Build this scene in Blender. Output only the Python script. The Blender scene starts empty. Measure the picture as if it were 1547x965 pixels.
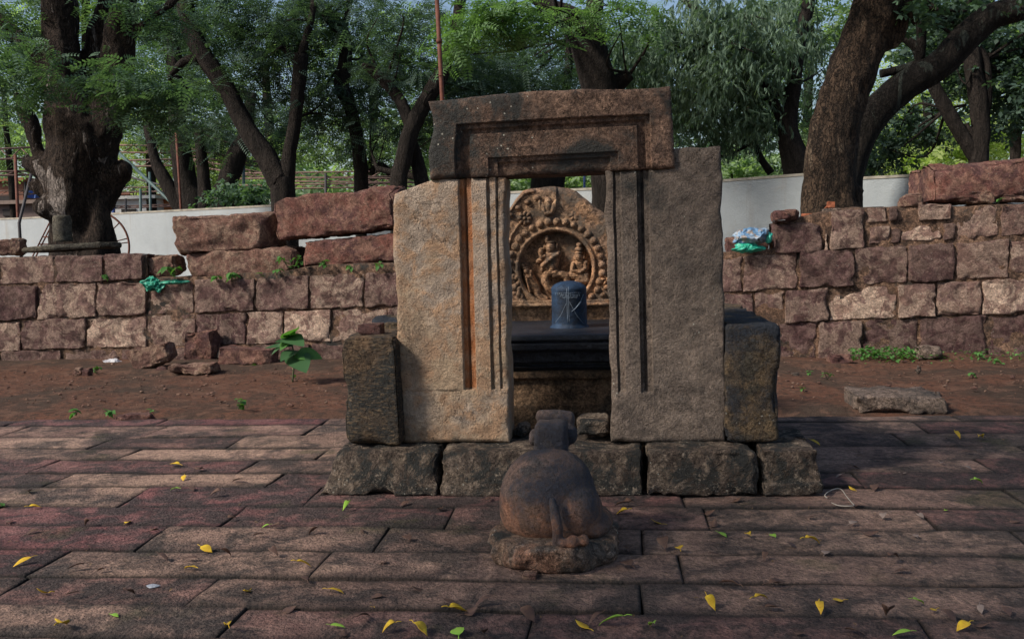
import bpy, math, random
import numpy as np
from mathutils import Matrix, Vector

# ------------------------------------------------------------------ camera, sky, sun, exposure
SC = bpy.context.scene
COL = SC.collection
F, W0, H0 = 1500.0, 1547.0, 965.0
CAM = np.array([0.0, 0.0, 1.5])
_a, _p, _r = math.radians(-6.0), math.radians(4.35), math.radians(1.4)
_f = np.array([math.sin(_a)*math.cos(_p), math.cos(_a)*math.cos(_p), -math.sin(_p)])
_r0 = np.array([math.cos(_a), -math.sin(_a), 0.0])
_u0 = np.cross(_r0, _f)
CR = math.cos(_r)*_r0 - math.sin(_r)*_u0
CU = math.cos(_r)*_u0 + math.sin(_r)*_r0
cd = bpy.data.cameras.new('camera')
cam = bpy.data.objects.new('camera', cd); COL.objects.link(cam)
cd.sensor_width = 36.0; cd.lens = 36.0*F/W0; cd.clip_end = 900.0; cd.clip_start = 0.05
cam.matrix_world = Matrix(((CR[0], CU[0], -_f[0], CAM[0]), (CR[1], CU[1], -_f[1], CAM[1]), (CR[2], CU[2], -_f[2], CAM[2]), (0, 0, 0, 1)))
SC.camera = cam

SUN = np.array([-0.80, -0.50, 0.80]); SUN /= np.linalg.norm(SUN)
world = bpy.data.worlds.new('World'); SC.world = world; world.use_nodes = True
_n = world.node_tree.nodes; _l = world.node_tree.links
_bg = _n['Background']; _sky = _n.new('ShaderNodeTexSky'); _sky.sky_type = 'NISHITA'; _sky.sun_disc = False
_sky.sun_elevation = math.asin(SUN[2]); _sky.sun_rotation = math.atan2(SUN[0], SUN[1])
_sky.air_density = 1.0; _sky.dust_density = 2.0
_l.new(_sky.outputs[0], _bg.inputs[0]); _bg.inputs[1].default_value = 0.085
sd = bpy.data.lights.new('sun', 'SUN'); sd.energy = 3.0; sd.angle = math.radians(9); sd.color = (1.0, 0.91, 0.80)
sun = bpy.data.objects.new('sun', sd); COL.objects.link(sun)
sun.rotation_euler = Vector(SUN).to_track_quat('Z', 'Y').to_euler(); sun.location = (-20, -15, 25)
SC.view_settings.view_transform = 'Standard'; SC.view_settings.look = 'None'
SC.view_settings.exposure = 0.66; SC.view_settings.gamma = 1.0; SC.view_settings.use_curve_mapping = False
try:
    SC.cycles.use_denoising = True; SC.cycles.max_bounces = 5; SC.cycles.diffuse_bounces = 3
    SC.cycles.glossy_bounces = 2; SC.cycles.transmission_bounces = 3; SC.cycles.transparent_max_bounces = 4
except Exception:
    pass

# ------------------------------------------------------------------ photograph point -> world
def ray(x, y):
    return _f + CR*((x-W0/2)/F) + CU*((H0/2-y)/F)
def atz(x, y, z=0.0):
    d = ray(x, y); return CAM + d*((z-CAM[2])/d[2])
def aty(x, y, Y):
    d = ray(x, y); return CAM + d*((Y-CAM[1])/d[1])
def ppm(Y):                       # metres per photo pixel at depth Y
    return Y/F

# ------------------------------------------------------------------ noise
def _hash(i, j, k, s):
    h = (i*374761393 + j*668265263 + k*2147483647 + s*1274126177) & 0xFFFFFFFF
    h = ((h ^ (h >> 13))*1274126177) & 0xFFFFFFFF
    h = (h ^ (h >> 16)) & 0xFFFFFF
    return h/float(0xFFFFFF)
def vnoise(P, s=0):
    P = np.asarray(P, float); I = np.floor(P).astype(np.int64); f = P-I; f = f*f*(3-2*f)
    r = 0
    for dx in (0, 1):
        wx = f[:, 0] if dx else 1-f[:, 0]
        for dy in (0, 1):
            wy = f[:, 1] if dy else 1-f[:, 1]
            for dz in (0, 1):
                wz = f[:, 2] if dz else 1-f[:, 2]
                r = r + wx*wy*wz*_hash(I[:, 0]+dx, I[:, 1]+dy, I[:, 2]+dz, s)
    return r*2-1
def fbm(P, freq, octs=4, s=0, gain=0.5):
    r = 0; a = 1.0; t = 0
    P = np.asarray(P, float)
    for o in range(octs):
        r = r + a*vnoise(P*freq + 17.3*o, s+o*7); t += a; a *= gain; freq *= 2.03
    return r/t

# ------------------------------------------------------------------ object helpers
def mesh_obj(name, V, Fc, mat, loc=(0, 0, 0), parent=None, smooth=True, tint=None):
    me = bpy.data.meshes.new(name)
    V = np.asarray(V, float) - np.asarray(loc, float)
    if isinstance(Fc, np.ndarray) and Fc.ndim == 2:
        n, k = Fc.shape
        me.vertices.add(len(V)); me.vertices.foreach_set('co', V.astype(np.float32).ravel())
        me.loops.add(n*k); me.loops.foreach_set('vertex_index', Fc.astype(np.int32).ravel())
        me.polygons.add(n); me.polygons.foreach_set('loop_start', np.arange(0, n*k, k, dtype=np.int32))
        me.update(calc_edges=True)
    else:
        me.from_pydata([tuple(v) for v in V], [], [tuple(int(q) for q in f) for f in Fc]); me.update()
    if smooth:
        me.polygons.foreach_set('use_smooth', [True]*len(me.polygons))
    if tint is not None:
        at = me.color_attributes.new('tint', 'FLOAT_COLOR', 'POINT')
        c = np.ones((len(V), 4), np.float32); c[:, :tint.shape[1]] = tint
        at.data.foreach_set('color', c.ravel())
    me.materials.append(mat)
    o = bpy.data.objects.new(name, me); COL.objects.link(o)
    o.location = loc
    if parent is not None:
        o.parent = parent; o.location = Vector(loc) - parent_loc(parent)
    return o
def parent_loc(p):
    v = Vector((0, 0, 0))
    while p is not None:
        v += Vector(p.location); p = p.parent
    return v
def empty(name, loc):
    o = bpy.data.objects.new(name, None); COL.objects.link(o); o.location = loc; o.empty_display_size = .1
    return o
def tag(o, label=None, cat=None, group=None, kind=None):
    if label: o['label'] = label
    if cat: o['category'] = cat
    if group: o['group'] = group
    if kind: o['kind'] = kind
    return o
def join(parts):
    Vs, Fs, n = [], [], 0
    for V, Fc in parts:
        Vs.append(np.asarray(V, float)); Fs += [tuple(int(q)+n for q in f) for f in Fc]; n += len(V)
    return np.vstack(Vs), Fs

# ------------------------------------------------------------------ materials
class NT:
    def __init__(s, name):
        s.m = bpy.data.materials.new(name); s.m.use_nodes = True
        s.t = s.m.node_tree; s.n = s.t.nodes; s.l = s.t.links; s.b = s.n['Principled BSDF']
        tc = s.n.new('ShaderNodeTexCoord'); s.co = tc.outputs['Object']
    def noise(s, scale, detail=4, rough=.55, dist=0, co=None, out='Fac', off=(0, 0, 0), sc=(1, 1, 1)):
        mp = s.n.new('ShaderNodeMapping'); mp.inputs['Location'].default_value = off; mp.inputs['Scale'].default_value = sc
        s.l.new(co or s.co, mp.inputs[0])
        t = s.n.new('ShaderNodeTexNoise'); t.inputs['Scale'].default_value = scale; t.inputs['Detail'].default_value = detail
        t.inputs['Roughness'].default_value = rough; t.inputs['Distortion'].default_value = dist
        s.l.new(mp.outputs[0], t.inputs['Vector']); return t.outputs[out]
    def voro(s, scale, feat='F1', off=(0, 0, 0), sc=(1, 1, 1)):
        mp = s.n.new('ShaderNodeMapping'); mp.inputs['Location'].default_value = off; mp.inputs['Scale'].default_value = sc
        s.l.new(s.co, mp.inputs[0])
        t = s.n.new('ShaderNodeTexVoronoi'); t.feature = feat; t.inputs['Scale'].default_value = scale
        s.l.new(mp.outputs[0], t.inputs['Vector']); return t.outputs['Distance']
    def ramp(s, v, a, b, ca=(0, 0, 0, 1), cb=(1, 1, 1, 1)):
        r = s.n.new('ShaderNodeValToRGB'); e = r.color_ramp.elements
        e[0].position = a; e[1].position = b; e[0].color = ca; e[1].color = cb
        s.l.new(v, r.inputs[0]); return r.outputs[0]
    def mix(s, fac, a, b, mode='MIX'):
        m = s.n.new('ShaderNodeMix'); m.data_type = 'RGBA'; m.blend_type = mode
        for v, i in ((fac, 0), (a, 6), (b, 7)):
            if isinstance(v, (int, float)): m.inputs[i].default_value = v
            elif isinstance(v, tuple): m.inputs[i].default_value = (v+(1,))[:4]
            else: s.l.new(v, m.inputs[i])
        return m.outputs[2]
    def math(s, op, a, b=0.0):
        m = s.n.new('ShaderNodeMath'); m.operation = op
        for v, i in ((a, 0), (b, 1)):
            if isinstance(v, (int, float)): m.inputs[i].default_value = v
            else: s.l.new(v, m.inputs[i])
        return m.outputs[0]
    def attr(s, name='tint'):
        a = s.n.new('ShaderNodeAttribute'); a.attribute_name = name
        sp = s.n.new('ShaderNodeSeparateColor'); s.l.new(a.outputs['Color'], sp.inputs[0]); return sp.outputs
    def bump(s, hs, dist=.01, strength=1.0):
        h = hs[0][0] if False else None
        tot = None
        for v, w in hs:
            q = s.math('MULTIPLY', v, w); tot = q if tot is None else s.math('ADD', tot, q)
        b = s.n.new('ShaderNodeBump'); b.inputs['Distance'].default_value = dist; b.inputs['Strength'].default_value = strength
        s.l.new(tot, b.inputs['Height']); s.l.new(b.outputs[0], s.b.inputs['Normal'])
    def done(s, col, rough=.85, spec=.3):
        if isinstance(col, tuple): s.b.inputs['Base Color'].default_value = (col+(1,))[:4]
        else: s.l.new(col, s.b.inputs['Base Color'])
        if isinstance(rough, (int, float)): s.b.inputs['Roughness'].default_value = rough
        else: s.l.new(rough, s.b.inputs['Roughness'])
        s.b.inputs['Specular IOR Level'].default_value = spec
        return s.m

_off = [0]
def stone_mat(name, c1, c2, c3=None, patina=(.03, .03, .028), pat=(.48, .62), patscale=2.2, lichen=.0, grain=1.0, chisel=0.0,
              strata=0.0, bumpd=.012, spec=.28, rough=.85, tinted=False, streak=0.0, splotch=None, cg=1.0, mc=1.0):
    s = NT(name); _off[0] += 7.7; o = (_off[0], _off[0]*.37, -_off[0]*.61)
    big = s.noise(1.6, 5, .6, .4, off=o); mid = s.noise(7, 6, .65, .3, off=o); fine = s.noise(60, 6, .7, off=o)
    micro = s.noise(240, 3, .7, off=o)
    col = s.mix(s.ramp(big, .43, .57), c1, c2)
    if c3: col = s.mix(s.ramp(mid, .47, .58), col, c3)
    if strata > 0:
        st = s.noise(5, 4, .6, .8, off=o, sc=(.5, .5, 3.2))
        col = s.mix(s.math('MULTIPLY', s.ramp(st, .42, .62), strata), col, tuple(x*.45 for x in c1))
    if tinted:
        a = s.attr()
        pur = s.mix(s.ramp(mid, .42, .6), (.13, .060, .062), (.32, .19, .18))
        col = s.mix(a[1], col, pur)
        stv = s.ramp(s.noise(7, 4, .6, .4, off=o, sc=(1, 1, .12)), .57, .64); col = s.mix(s.math('MULTIPLY', stv, .45), col, (.09, .05, .05))
        pale = s.mix(s.ramp(fine, .4, .6), (.55, .40, .31), (.74, .57, .45))
        col = s.mix(s.math('MULTIPLY', s.ramp(s.noise(4.6, 6, .7, .9, off=(o[1], o[0], 3)), .47, .52), s.math('ADD', s.math('MULTIPLY', a[2], .85), .15)), col, pale)
        stn = s.ramp(s.noise(2.7, 6, .7, .8, off=(o[2], 4, o[1])), .56, .62); col = s.mix(s.math('MULTIPLY', stn, .7), col, (.075, .035, .035))
        col = s.mix(1.0, col, s.mix(a[0], (.1, .1, .1), (1.9, 1.9, 1.9)), 'MULTIPLY')
    m2 = s.noise(19, 6, .68, .9, off=(o[1], 2, o[2])); col = s.mix(mc, col, s.mix(s.ramp(m2, .40, .60), (.52, .50, .49), (1.38, 1.36, 1.34)), 'MULTIPLY')
    ck = s.n.new('ShaderNodeMapping'); s.l.new(s.co, ck.inputs[0]); ck.inputs['Rotation'].default_value = (.3, .5, 0)
    wn = s.noise(5, 4, .6, 0, out='Color'); av = s.n.new('ShaderNodeVectorMath'); av.operation = 'ADD'; s.l.new(ck.outputs[0], av.inputs[0]); s.l.new(wn, av.inputs[1])
    cv = s.n.new('ShaderNodeTexVoronoi'); cv.feature = 'DISTANCE_TO_EDGE'; cv.inputs['Scale'].default_value = 2.6; s.l.new(av.outputs[0], cv.inputs['Vector'])
    crk = s.math('MULTIPLY', s.ramp(cv.outputs['Distance'], .004, .016, (1, 1, 1, 1), (0, 0, 0, 1)), s.ramp(s.noise(2.3, 3, .5, off=(o[2], 8, 1)), .50, .58))
    col = s.mix(s.math('MULTIPLY', crk, .45), col, tuple(x*.2 for x in c1))
    # fine mottling of the mineral grain
    col = s.mix(.85*cg, col, s.mix(s.ramp(fine, .38, .62), (.42, .40, .39), (1.55, 1.52, 1.48)), 'MULTIPLY')
    col = s.mix(.6*cg, col, s.mix(s.ramp(micro, .38, .62), (.45, .45, .45), (1.6, 1.6, 1.6)), 'MULTIPLY')
    pit = s.ramp(s.voro(48, off=o), .12, .22, (1, 1, 1, 1), (0, 0, 0, 1)); col = s.mix(s.math('MULTIPLY', pit, s.math('MULTIPLY', s.ramp(mid, .48, .56), .7)), col, tuple(x*.25 for x in c1))
    pm = s.math('ADD', s.math('MULTIPLY', s.noise(patscale, 6, .68, .5, off=(o[2], 1, o[0])), .75), s.math('MULTIPLY', fine, .25))
    col = s.mix(s.ramp(pm, pat[0], pat[1]), col, s.mix(s.ramp(fine, .4, .7), patina, tuple(x*1.9 for x in patina)))
    if streak > 0:
        sk = s.noise(9, 4, .6, .3, off=o, sc=(1, 1, .12))
        col = s.mix(s.math('MULTIPLY', s.ramp(sk, .5, .7), streak), col, patina)
    if splotch:
        sp = s.ramp(s.math('ADD', s.math('MULTIPLY', s.noise(3.3, 6, .7, 1.0, off=(1, o[0], 5)), .7), s.math('MULTIPLY', fine, .3)), .56, .62)
        col = s.mix(sp, col, splotch)
    if lichen > 0:
        lv = s.voro(26, off=o); lm = s.math('MULTIPLY', s.ramp(lv, .10, .16, (1, 1, 1, 1), (0, 0, 0, 1)), s.ramp(s.noise(4, 3, off=(3, o[0], 1)), .62-.12*lichen, .66-.1*lichen))
        col = s.mix(lm, col, (.42, .40, .34))
    ao = s.voro(90, off=o)
    hs = [(mid, 1.6*grain), (fine, 1.0*grain), (micro, .22*grain), (ao, -.30*grain), (pit, -.35*grain), (pm, .8), (m2, 1.5*grain*max(mc, .3)), (crk, -1.2)]
    if chisel > 0:
        mp = s.n.new('ShaderNodeMapping'); mp.inputs['Rotation'].default_value = (0, math.radians(32), 0); mp.inputs['Scale'].default_value = (.33, .33, 1)
        s.l.new(s.co, mp.inputs[0])
        t = s.n.new('ShaderNodeTexNoise'); t.inputs['Scale'].default_value = 75; t.inputs['Detail'].default_value = 4; t.inputs['Distortion'].default_value = .6; s.l.new(mp.outputs[0], t.inputs['Vector'])
        hs.append((t.outputs['Fac'], chisel))
        col = s.mix(s.math('MULTIPLY', s.ramp(t.outputs['Fac'], .5, .72), min(.8, chisel*.45)), col, (.34, .23, .13))
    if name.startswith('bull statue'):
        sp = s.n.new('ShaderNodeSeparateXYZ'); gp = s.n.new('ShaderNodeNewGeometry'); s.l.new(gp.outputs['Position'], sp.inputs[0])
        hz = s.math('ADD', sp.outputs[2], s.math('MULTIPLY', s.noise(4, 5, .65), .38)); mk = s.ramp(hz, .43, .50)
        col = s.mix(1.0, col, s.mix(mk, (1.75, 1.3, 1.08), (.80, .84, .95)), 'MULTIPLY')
    s.bump(hs, bumpd)
    return s.done(col, rough, spec)

def plain(name, c, rough=.7, var=.3, scale=8, bump=.0, spec=.3, metal=0.0, c2=None):
    s = NT(name); n = s.noise(scale, 5, .6)
    c2 = c2 or tuple(x*(1-var) for x in c)
    col = s.mix(s.ramp(n, .35, .65), c, c2)
    if bump: s.bump([(n, 1), (s.noise(scale*9, 3), .3)], bump)
    s.b.inputs['Metallic'].default_value = metal
    return s.done(col, rough, spec)

def leaf_mat(name, c, c2, trans=.35, rough=.45):
    s = NT(name)
    n = s.noise(.9, 3, .5); g = s.n.new('ShaderNodeNewGeometry')
    col = s.mix(s.ramp(n, .35, .65), c, c2)
    col = s.mix(.6, col, s.mix(g.outputs['Random Per Island'], (.55, .6, .6), (1.5, 1.4, 1.3)), 'MULTIPLY')
    s.done(col, .62, .2)
    tr = s.n.new('ShaderNodeBsdfTranslucent'); s.l.new(s.mix(1.0, col, (1.3, 1.5, .6), 'MULTIPLY'), tr.inputs[0])
    mx = s.n.new('ShaderNodeMixShader'); mx.inputs[0].default_value = trans
    s.l.new(s.b.outputs[0], mx.inputs[1]); s.l.new(tr.outputs[0], mx.inputs[2])
    s.l.new(mx.outputs[0], s.n['Material Output'].inputs[0])
    return s.m

M = {}
M['jamb_warm'] = stone_mat('jamb stone warm', (.50, .37, .25), (.42, .335, .265), (.46, .295, .185), pat=(.55, .66), patina=(.17, .125, .09), patscale=1.5, lichen=.2, grain=1.1, bumpd=.014, cg=.40, mc=.22, streak=.35)
M['jamb_dark'] = stone_mat('jamb stone dark', (.185, .148, .122), (.235, .185, .15), (.15, .12, .10), pat=(.53, .64), patscale=1.6, lichen=.5, grain=1.2, bumpd=.014, cg=.55, mc=.32, streak=.3)
M['lintel'] = stone_mat('lintel stone', (.19, .122, .088), (.25, .16, .115), (.14, .09, .068), pat=(.47, .57), patscale=2.0, strata=.5, lichen=.35, grain=1.0, bumpd=.012)
M['slab_left'] = stone_mat('chiselled slab stone', (.10, .07, .045), (.15, .095, .055), (.07, .055, .04), pat=(.46, .60), grain=1.2, chisel=1.2, bumpd=.016, mc=.8)
M['slab_right'] = stone_mat('mossy sky tinted slab stone', (.11, .082, .05), (.15, .105, .06), (.07, .06, .045), patina=(.024, .028, .036), pat=(.47, .58), grain=1.3, lichen=.3, streak=.5, bumpd=.014)  # bluish patina colour paints in the sky's reflection
M['base'] = stone_mat('base course stone', (.195, .16, .132), (.27, .215, .165), (.12, .092, .074), pat=(.49, .54), patscale=3.2, lichen=.7, grain=1.6, splotch=(.42, .34, .26), bumpd=.022)
M['altar_dark'] = stone_mat('oiled black stone', (.016, .020, .030), (.024, .027, .036), pat=(.5, .6), patina=(.009, .010, .014), grain=.7, spec=.5, rough=.42, bumpd=.006)
M['altar_brown'] = stone_mat('altar brown stone', (.15, .095, .055), (.20, .13, .08), (.10, .07, .045), pat=(.50, .68), grain=.9)
M['lingam'] = stone_mat('polished black lingam stone', (.014, .034, .072), (.022, .046, .092), pat=(.48, .56), patina=(.010, .014, .022), grain=.6, spec=.18, rough=.5, bumpd=.006, cg=.7, mc=.6)  # blue of the reflected sky is painted into the black stone's colour
M['relief'] = stone_mat('relief orange stone', (.36, .205, .115), (.31, .205, .13), (.24, .155, .105), pat=(.50, .58), patina=(.085, .065, .05), patscale=4.5, grain=1.0, bumpd=.009)
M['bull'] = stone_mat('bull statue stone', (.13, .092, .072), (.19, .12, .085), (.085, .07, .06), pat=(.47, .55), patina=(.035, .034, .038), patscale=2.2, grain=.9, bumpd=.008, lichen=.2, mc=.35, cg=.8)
M['bull_base'] = stone_mat('bull plinth stone', (.36, .20, .135), (.26, .18, .13), (.20, .165, .14), pat=(.51, .58), patscale=4, grain=1.5, lichen=.4, bumpd=.016)
M['red_rock'] = stone_mat('red sandstone boulder', (.27, .115, .088), (.16, .080, .075), (.36, .20, .15), pat=(.54, .68), patina=(.05, .035, .034), patscale=2.5, grain=1.6, lichen=.35, bumpd=.028, splotch=(.36, .22, .16), cg=.5, mc=.7)
M['tan_rock'] = stone_mat('tan red sandstone boulder', (.30, .165, .125), (.19, .105, .085), (.40, .27, .20), pat=(.56, .70), patina=(.06, .04, .035), patscale=2.0, grain=1.6, lichen=.3, bumpd=.028, splotch=(.42, .28, .19), cg=.5, mc=.7)
M['masonry'] = stone_mat('wall masonry stone', (.34, .215, .175), (.28, .185, .16), (.40, .265, .21), pat=(.56, .70), patina=(.065, .045, .042), patscale=1.8, grain=1.7, lichen=.25, bumpd=.034, tinted=True, cg=.4, mc=.6)
M['mortar'] = stone_mat('wall mortar earth', (.22, .135, .09), (.30, .19, .13), (.11, .07, .05), pat=(.50, .6), grain=1.4, bumpd=.02)
M['yoni'] = stone_mat('grey green slab stone', (.11, .10, .075), (.085, .08, .065), pat=(.55, .7), grain=1.0)
M['brick'] = plain('broken brick', (.36, .12, .06), .9, .4, 20, .01)
M['pale_rock'] = stone_mat('pale rubble stone', (.20, .155, .128), (.135, .105, .09), pat=(.50, .60), grain=1.2)

# ------------------------------------------------------------------ stone shapes
def box_surface(n, edge=.0, size=(1, 1, 1)):
    """welded surface of a unit-sized box (coords already scaled by size) with n=(nx,ny,nz) cells and extra loops near the edges"""
    L = []
    for a in range(3):
        h = size[a]/2
        x = np.linspace(-h, h, n[a]+1)
        if edge > 0: x = np.unique(np.round(np.concatenate([x, [-h+edge*.35, -h+edge, h-edge, h-edge*.35]]), 6)); x = x[(x >= -h-1e-9) & (x <= h+1e-9)]
        L.append(x)
    V, Fc, base = [], [], 0
    for a in range(3):
        b, c = (a+1) % 3, (a+2) % 3
        B, C = np.meshgrid(L[b], L[c], indexing='ij'); nb, nc = B.shape
        for s in (-1, 1):
            P = np.zeros((nb*nc, 3)); P[:, a] = s*size[a]/2; P[:, b] = B.ravel(); P[:, c] = C.ravel()
            i = np.arange(nb*nc).reshape(nb, nc)
            q = np.stack([i[:-1, :-1], i[1:, :-1], i[1:, 1:], i[:-1, 1:]], -1).reshape(-1, 4)
            if s < 0: q = q[:, ::-1]
            V.append(P); Fc.append(q+base); base += nb*nc
    V = np.vstack(V); Fc = np.vstack(Fc)
    key = np.round(V*1e5).astype(np.int64)
    u, idx, inv = np.unique(key, axis=0, return_index=True, return_inverse=True)
    return V[idx], inv.ravel()[Fc]

def block(size, seed, bevel=.03, rough=.012, chip=.03, res=.025, lowfreq=1.5, low=.02, cuts=0, cutdepth=.12, flat_bottom=False, ridge=0.0):
    size = np.array(size, float); bevel = min(bevel, size.min()*.45)
    n = [max(2, int(round(s/res))) for s in size]
    V, Fc = box_surface(n, bevel, size)
    inner = np.clip(V, -(size/2-bevel), size/2-bevel); d = V-inner
    ln = np.linalg.norm(d, axis=1, keepdims=True); N = d/np.maximum(ln, 1e-9)
    P = inner + N*bevel
    rnd = np.random.RandomState(seed)
    q = P + seed*3.1
    edge = 1-np.abs(N).max(axis=1)                              # >0 only on edges/corners
    P = P + N*(fbm(q, 9, 4, seed)*rough)[:, None] + (np.stack([fbm(q, lowfreq, 2, seed+k*31) for k in range(3)], 1)*low)
    # chipped edges
    ch = np.clip(fbm(q, 5.5, 3, seed+5)-.05, 0, 1)*chip*3
    dist = (size/2-np.abs(V)); ds = np.sort(dist, axis=1); near = np.exp(-ds[:, 1]/max(chip, 1e-3))
    P = P - N*(ch*near)[:, None] - np.sign(V)*((ch*near*.6)[:, None])*np.exp(-dist/(chip*1.2))
    if ridge: P = P - N*(np.abs(fbm(q, 3.2, 4, seed+77))*ridge)[:, None] + N*(np.round(fbm(q, 2.2, 2, seed+78)*5)/5*ridge*.35)[:, None]
    for c in range(cuts):
        nn = rnd.normal(size=3); nn[2] = abs(nn[2]) if flat_bottom else nn[2]; nn /= np.linalg.norm(nn)
        sup = (P@nn).max()*(1-cutdepth*rnd.uniform(.5, 1.5))
        ex = P@nn - sup; P = P - np.outer(np.clip(ex, 0, None)*.92, nn)
    P = P + N*(fbm(q, 30, 2, seed+3)*rough*.35)[:, None]
    return P, Fc

def rotm(rx=0, ry=0, rz=0):
    return np.array((Matrix.Rotation(math.radians(rz), 3, 'Z') @ Matrix.Rotation(math.radians(ry), 3, 'Y') @ Matrix.Rotation(math.radians(rx), 3, 'X')))

def rock(name, label, mat, px, py, w, h, Y, depth=None, rot=0, seed=1, cat='stone', rz=0, group=None, cuts=5, bevel=.06, rough=.02, chip=.05, low=.05, res=None, cutdepth=.12, tiltx=0, sink=None):
    """a stone whose photo centre is (px,py) and photo size w x h at depth Y"""
    k = ppm(Y); size = (w*k, depth or w*k*.6, h*k)
    res = res or max(.012, min(.04, max(size)/40))
    P, Fc = block(size, seed, bevel, rough, chip, res, 1.6/max(size[0], .2), low*min(1, size[2]*3), cuts, cutdepth, ridge=min(.09, size[2]*.2))
    P = P @ rotm(tiltx, 0, rz).T @ rotm(0, rot, 0).T
    c = aty(px, py, Y); c = c + np.array([0, size[1]/2, 0])
    P = P + c
    if sink is not None: P[:, 2] += sink-P[:, 2].min()
    base = (c[0], c[1], P[:, 2].min())
    o = mesh_obj(name, P, Fc, mat, base)
    return tag(o, label, cat, group)

def heightfield(xs, zs, D, thick, warp=None):
    """closed slab: front surface at y = D(x,z) (negative = towards camera); back plane at y = thick"""
    X, Z = np.meshgrid(xs, zs, indexing='ij'); nx, nz = X.shape
    Fy = D
    V1 = np.stack([X.ravel(), Fy.ravel(), Z.ravel()], 1)
    i = np.arange(nx*nz).reshape(nx, nz)
    F1 = np.stack([i[:-1, :-1], i[1:, :-1], i[1:, 1:], i[:-1, 1:]], -1).reshape(-1, 4)
    loop = np.concatenate([i[:, 0], i[-1, 1:], i[-2::-1, -1], i[0, -2:0:-1]])
    m = 6; parts = [V1]; fs = [F1]; prev = loop; n = len(V1)
    for k in range(1, m+1):
        t = k/m; R = V1[loop].copy(); R[:, 1] = R[:, 1]*(1-t) + thick*t
        idx = n+np.arange(len(loop)); parts.append(R); n += len(loop)
        a, b = prev, np.roll(prev, -1); c, d = np.roll(idx, -1), idx
        fs.append(np.stack([b, a, d, c], -1)); prev = idx
    V = np.vstack(parts)
    # back cap as a grid
    B = V1.copy(); B[:, 1] = thick; bi = n+i; parts.append(B)
    fs.append(np.stack([bi[:-1, :-1], bi[:-1, 1:], bi[1:, 1:], bi[1:, :-1]], -1).reshape(-1, 4))
    return np.vstack(parts), np.vstack(fs)

def lines(a, b, res, steps=()):
    x = list(np.arange(a, b, res))+[b]
    for s in steps: x += [s-.0025, s+.0025]
    x = np.unique(np.round(x, 5)); return x[(x >= a) & (x <= b)]

# tubes -------------------------------------------------------------
def spline(P, n=6):
    P = np.asarray(P, float)
    if len(P) < 3 or n <= 1: return P
    Q = np.vstack([2*P[0]-P[1], P, 2*P[-1]-P[-2]]); out = []
    for i in range(1, len(Q)-2):
        for t in np.linspace(0, 1, n, endpoint=False):
            a, b, c, d = Q[i-1], Q[i], Q[i+1], Q[i+2]
            out.append(.5*((2*b)+(-a+c)*t+(2*a-5*b+4*c-d)*t*t+(-a+3*b-3*c+d)*t**3))
    out.append(P[-1]); return np.array(out)
def tube(P, R, seg=10, caps=True, bump=0, seed=0, close=False):
    P = np.asarray(P, float); R = np.broadcast_to(np.asarray(R, float), (len(P),))
    T = np.gradient(P, axis=0) if not close else (np.roll(P, -1, 0)-np.roll(P, 1, 0)); T /= np.maximum(np.linalg.norm(T, axis=1, keepdims=True), 1e-9)
    ref = np.array([0, 0, 1.0]) if abs(T[0][2]) < .8 else np.array([0, 1.0, 0])
    V = []; a = np.cross(ref, T[0]); a /= np.linalg.norm(a)
    for i in range(len(P)):
        a = a - T[i]*(a@T[i]); a /= max(np.linalg.norm(a), 1e-9); b = np.cross(T[i], a)
        th = np.linspace(0, 2*np.pi, seg, endpoint=False)
        rr = R[i]
        ring = np.outer(np.cos(th), a)+np.outer(np.sin(th), b)
        V.append(P[i]+ring*rr)
    V = np.vstack(V); n = len(P); i = np.arange(n*seg).reshape(n, seg)
    if bump:
        C = np.repeat(P, seg, 0); d = V-C; l = np.linalg.norm(d, axis=1, keepdims=True)
        nz = fbm(V*np.array([1, 1, .35]), 1.0/max(R.mean()*.55, 1e-3), 4, seed)
        V = C+d*(1+bump*nz[:, None])
    f = []
    m = n if close else n-1
    for k in range(m):
        k2 = (k+1) % n
        for j in range(seg):
            j2 = (j+1) % seg; f.append((i[k, j], i[k, j2], i[k2, j2], i[k2, j]))
    if caps and not close:
        f.append(tuple(i[0][::-1])); f.append(tuple(i[-1]))
    return V, f
def bar(a, b, r, seg=6):
    return tube([a, b], [r, r], seg)
def ellipsoid(c, r, R=None, nu=20, nv=12):
    u = np.linspace(0, 2*np.pi, nu, endpoint=False); v = np.linspace(0, np.pi, nv+1)
    V = [(0, 0, 1)] + [(math.sin(b)*math.cos(a), math.sin(b)*math.sin(a), math.cos(b)) for b in v[1:-1] for a in u] + [(0, 0, -1)]
    V = np.array(V)*np.array(r)
    if R is not None: V = V@R.T
    V = V+np.array(c); f = []
    for j in range(nu): f.append((0, 1+j, 1+(j+1) % nu))
    for i in range(nv-2):
        for j in range(nu):
            p = 1+i*nu; f.append((p+j, p+nu+j, p+nu+(j+1) % nu, p+(j+1) % nu))
    p = 1+(nv-2)*nu
    for j in range(nu): f.append((p+j, len(V)-1, p+(j+1) % nu))
    return V, f
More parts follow.
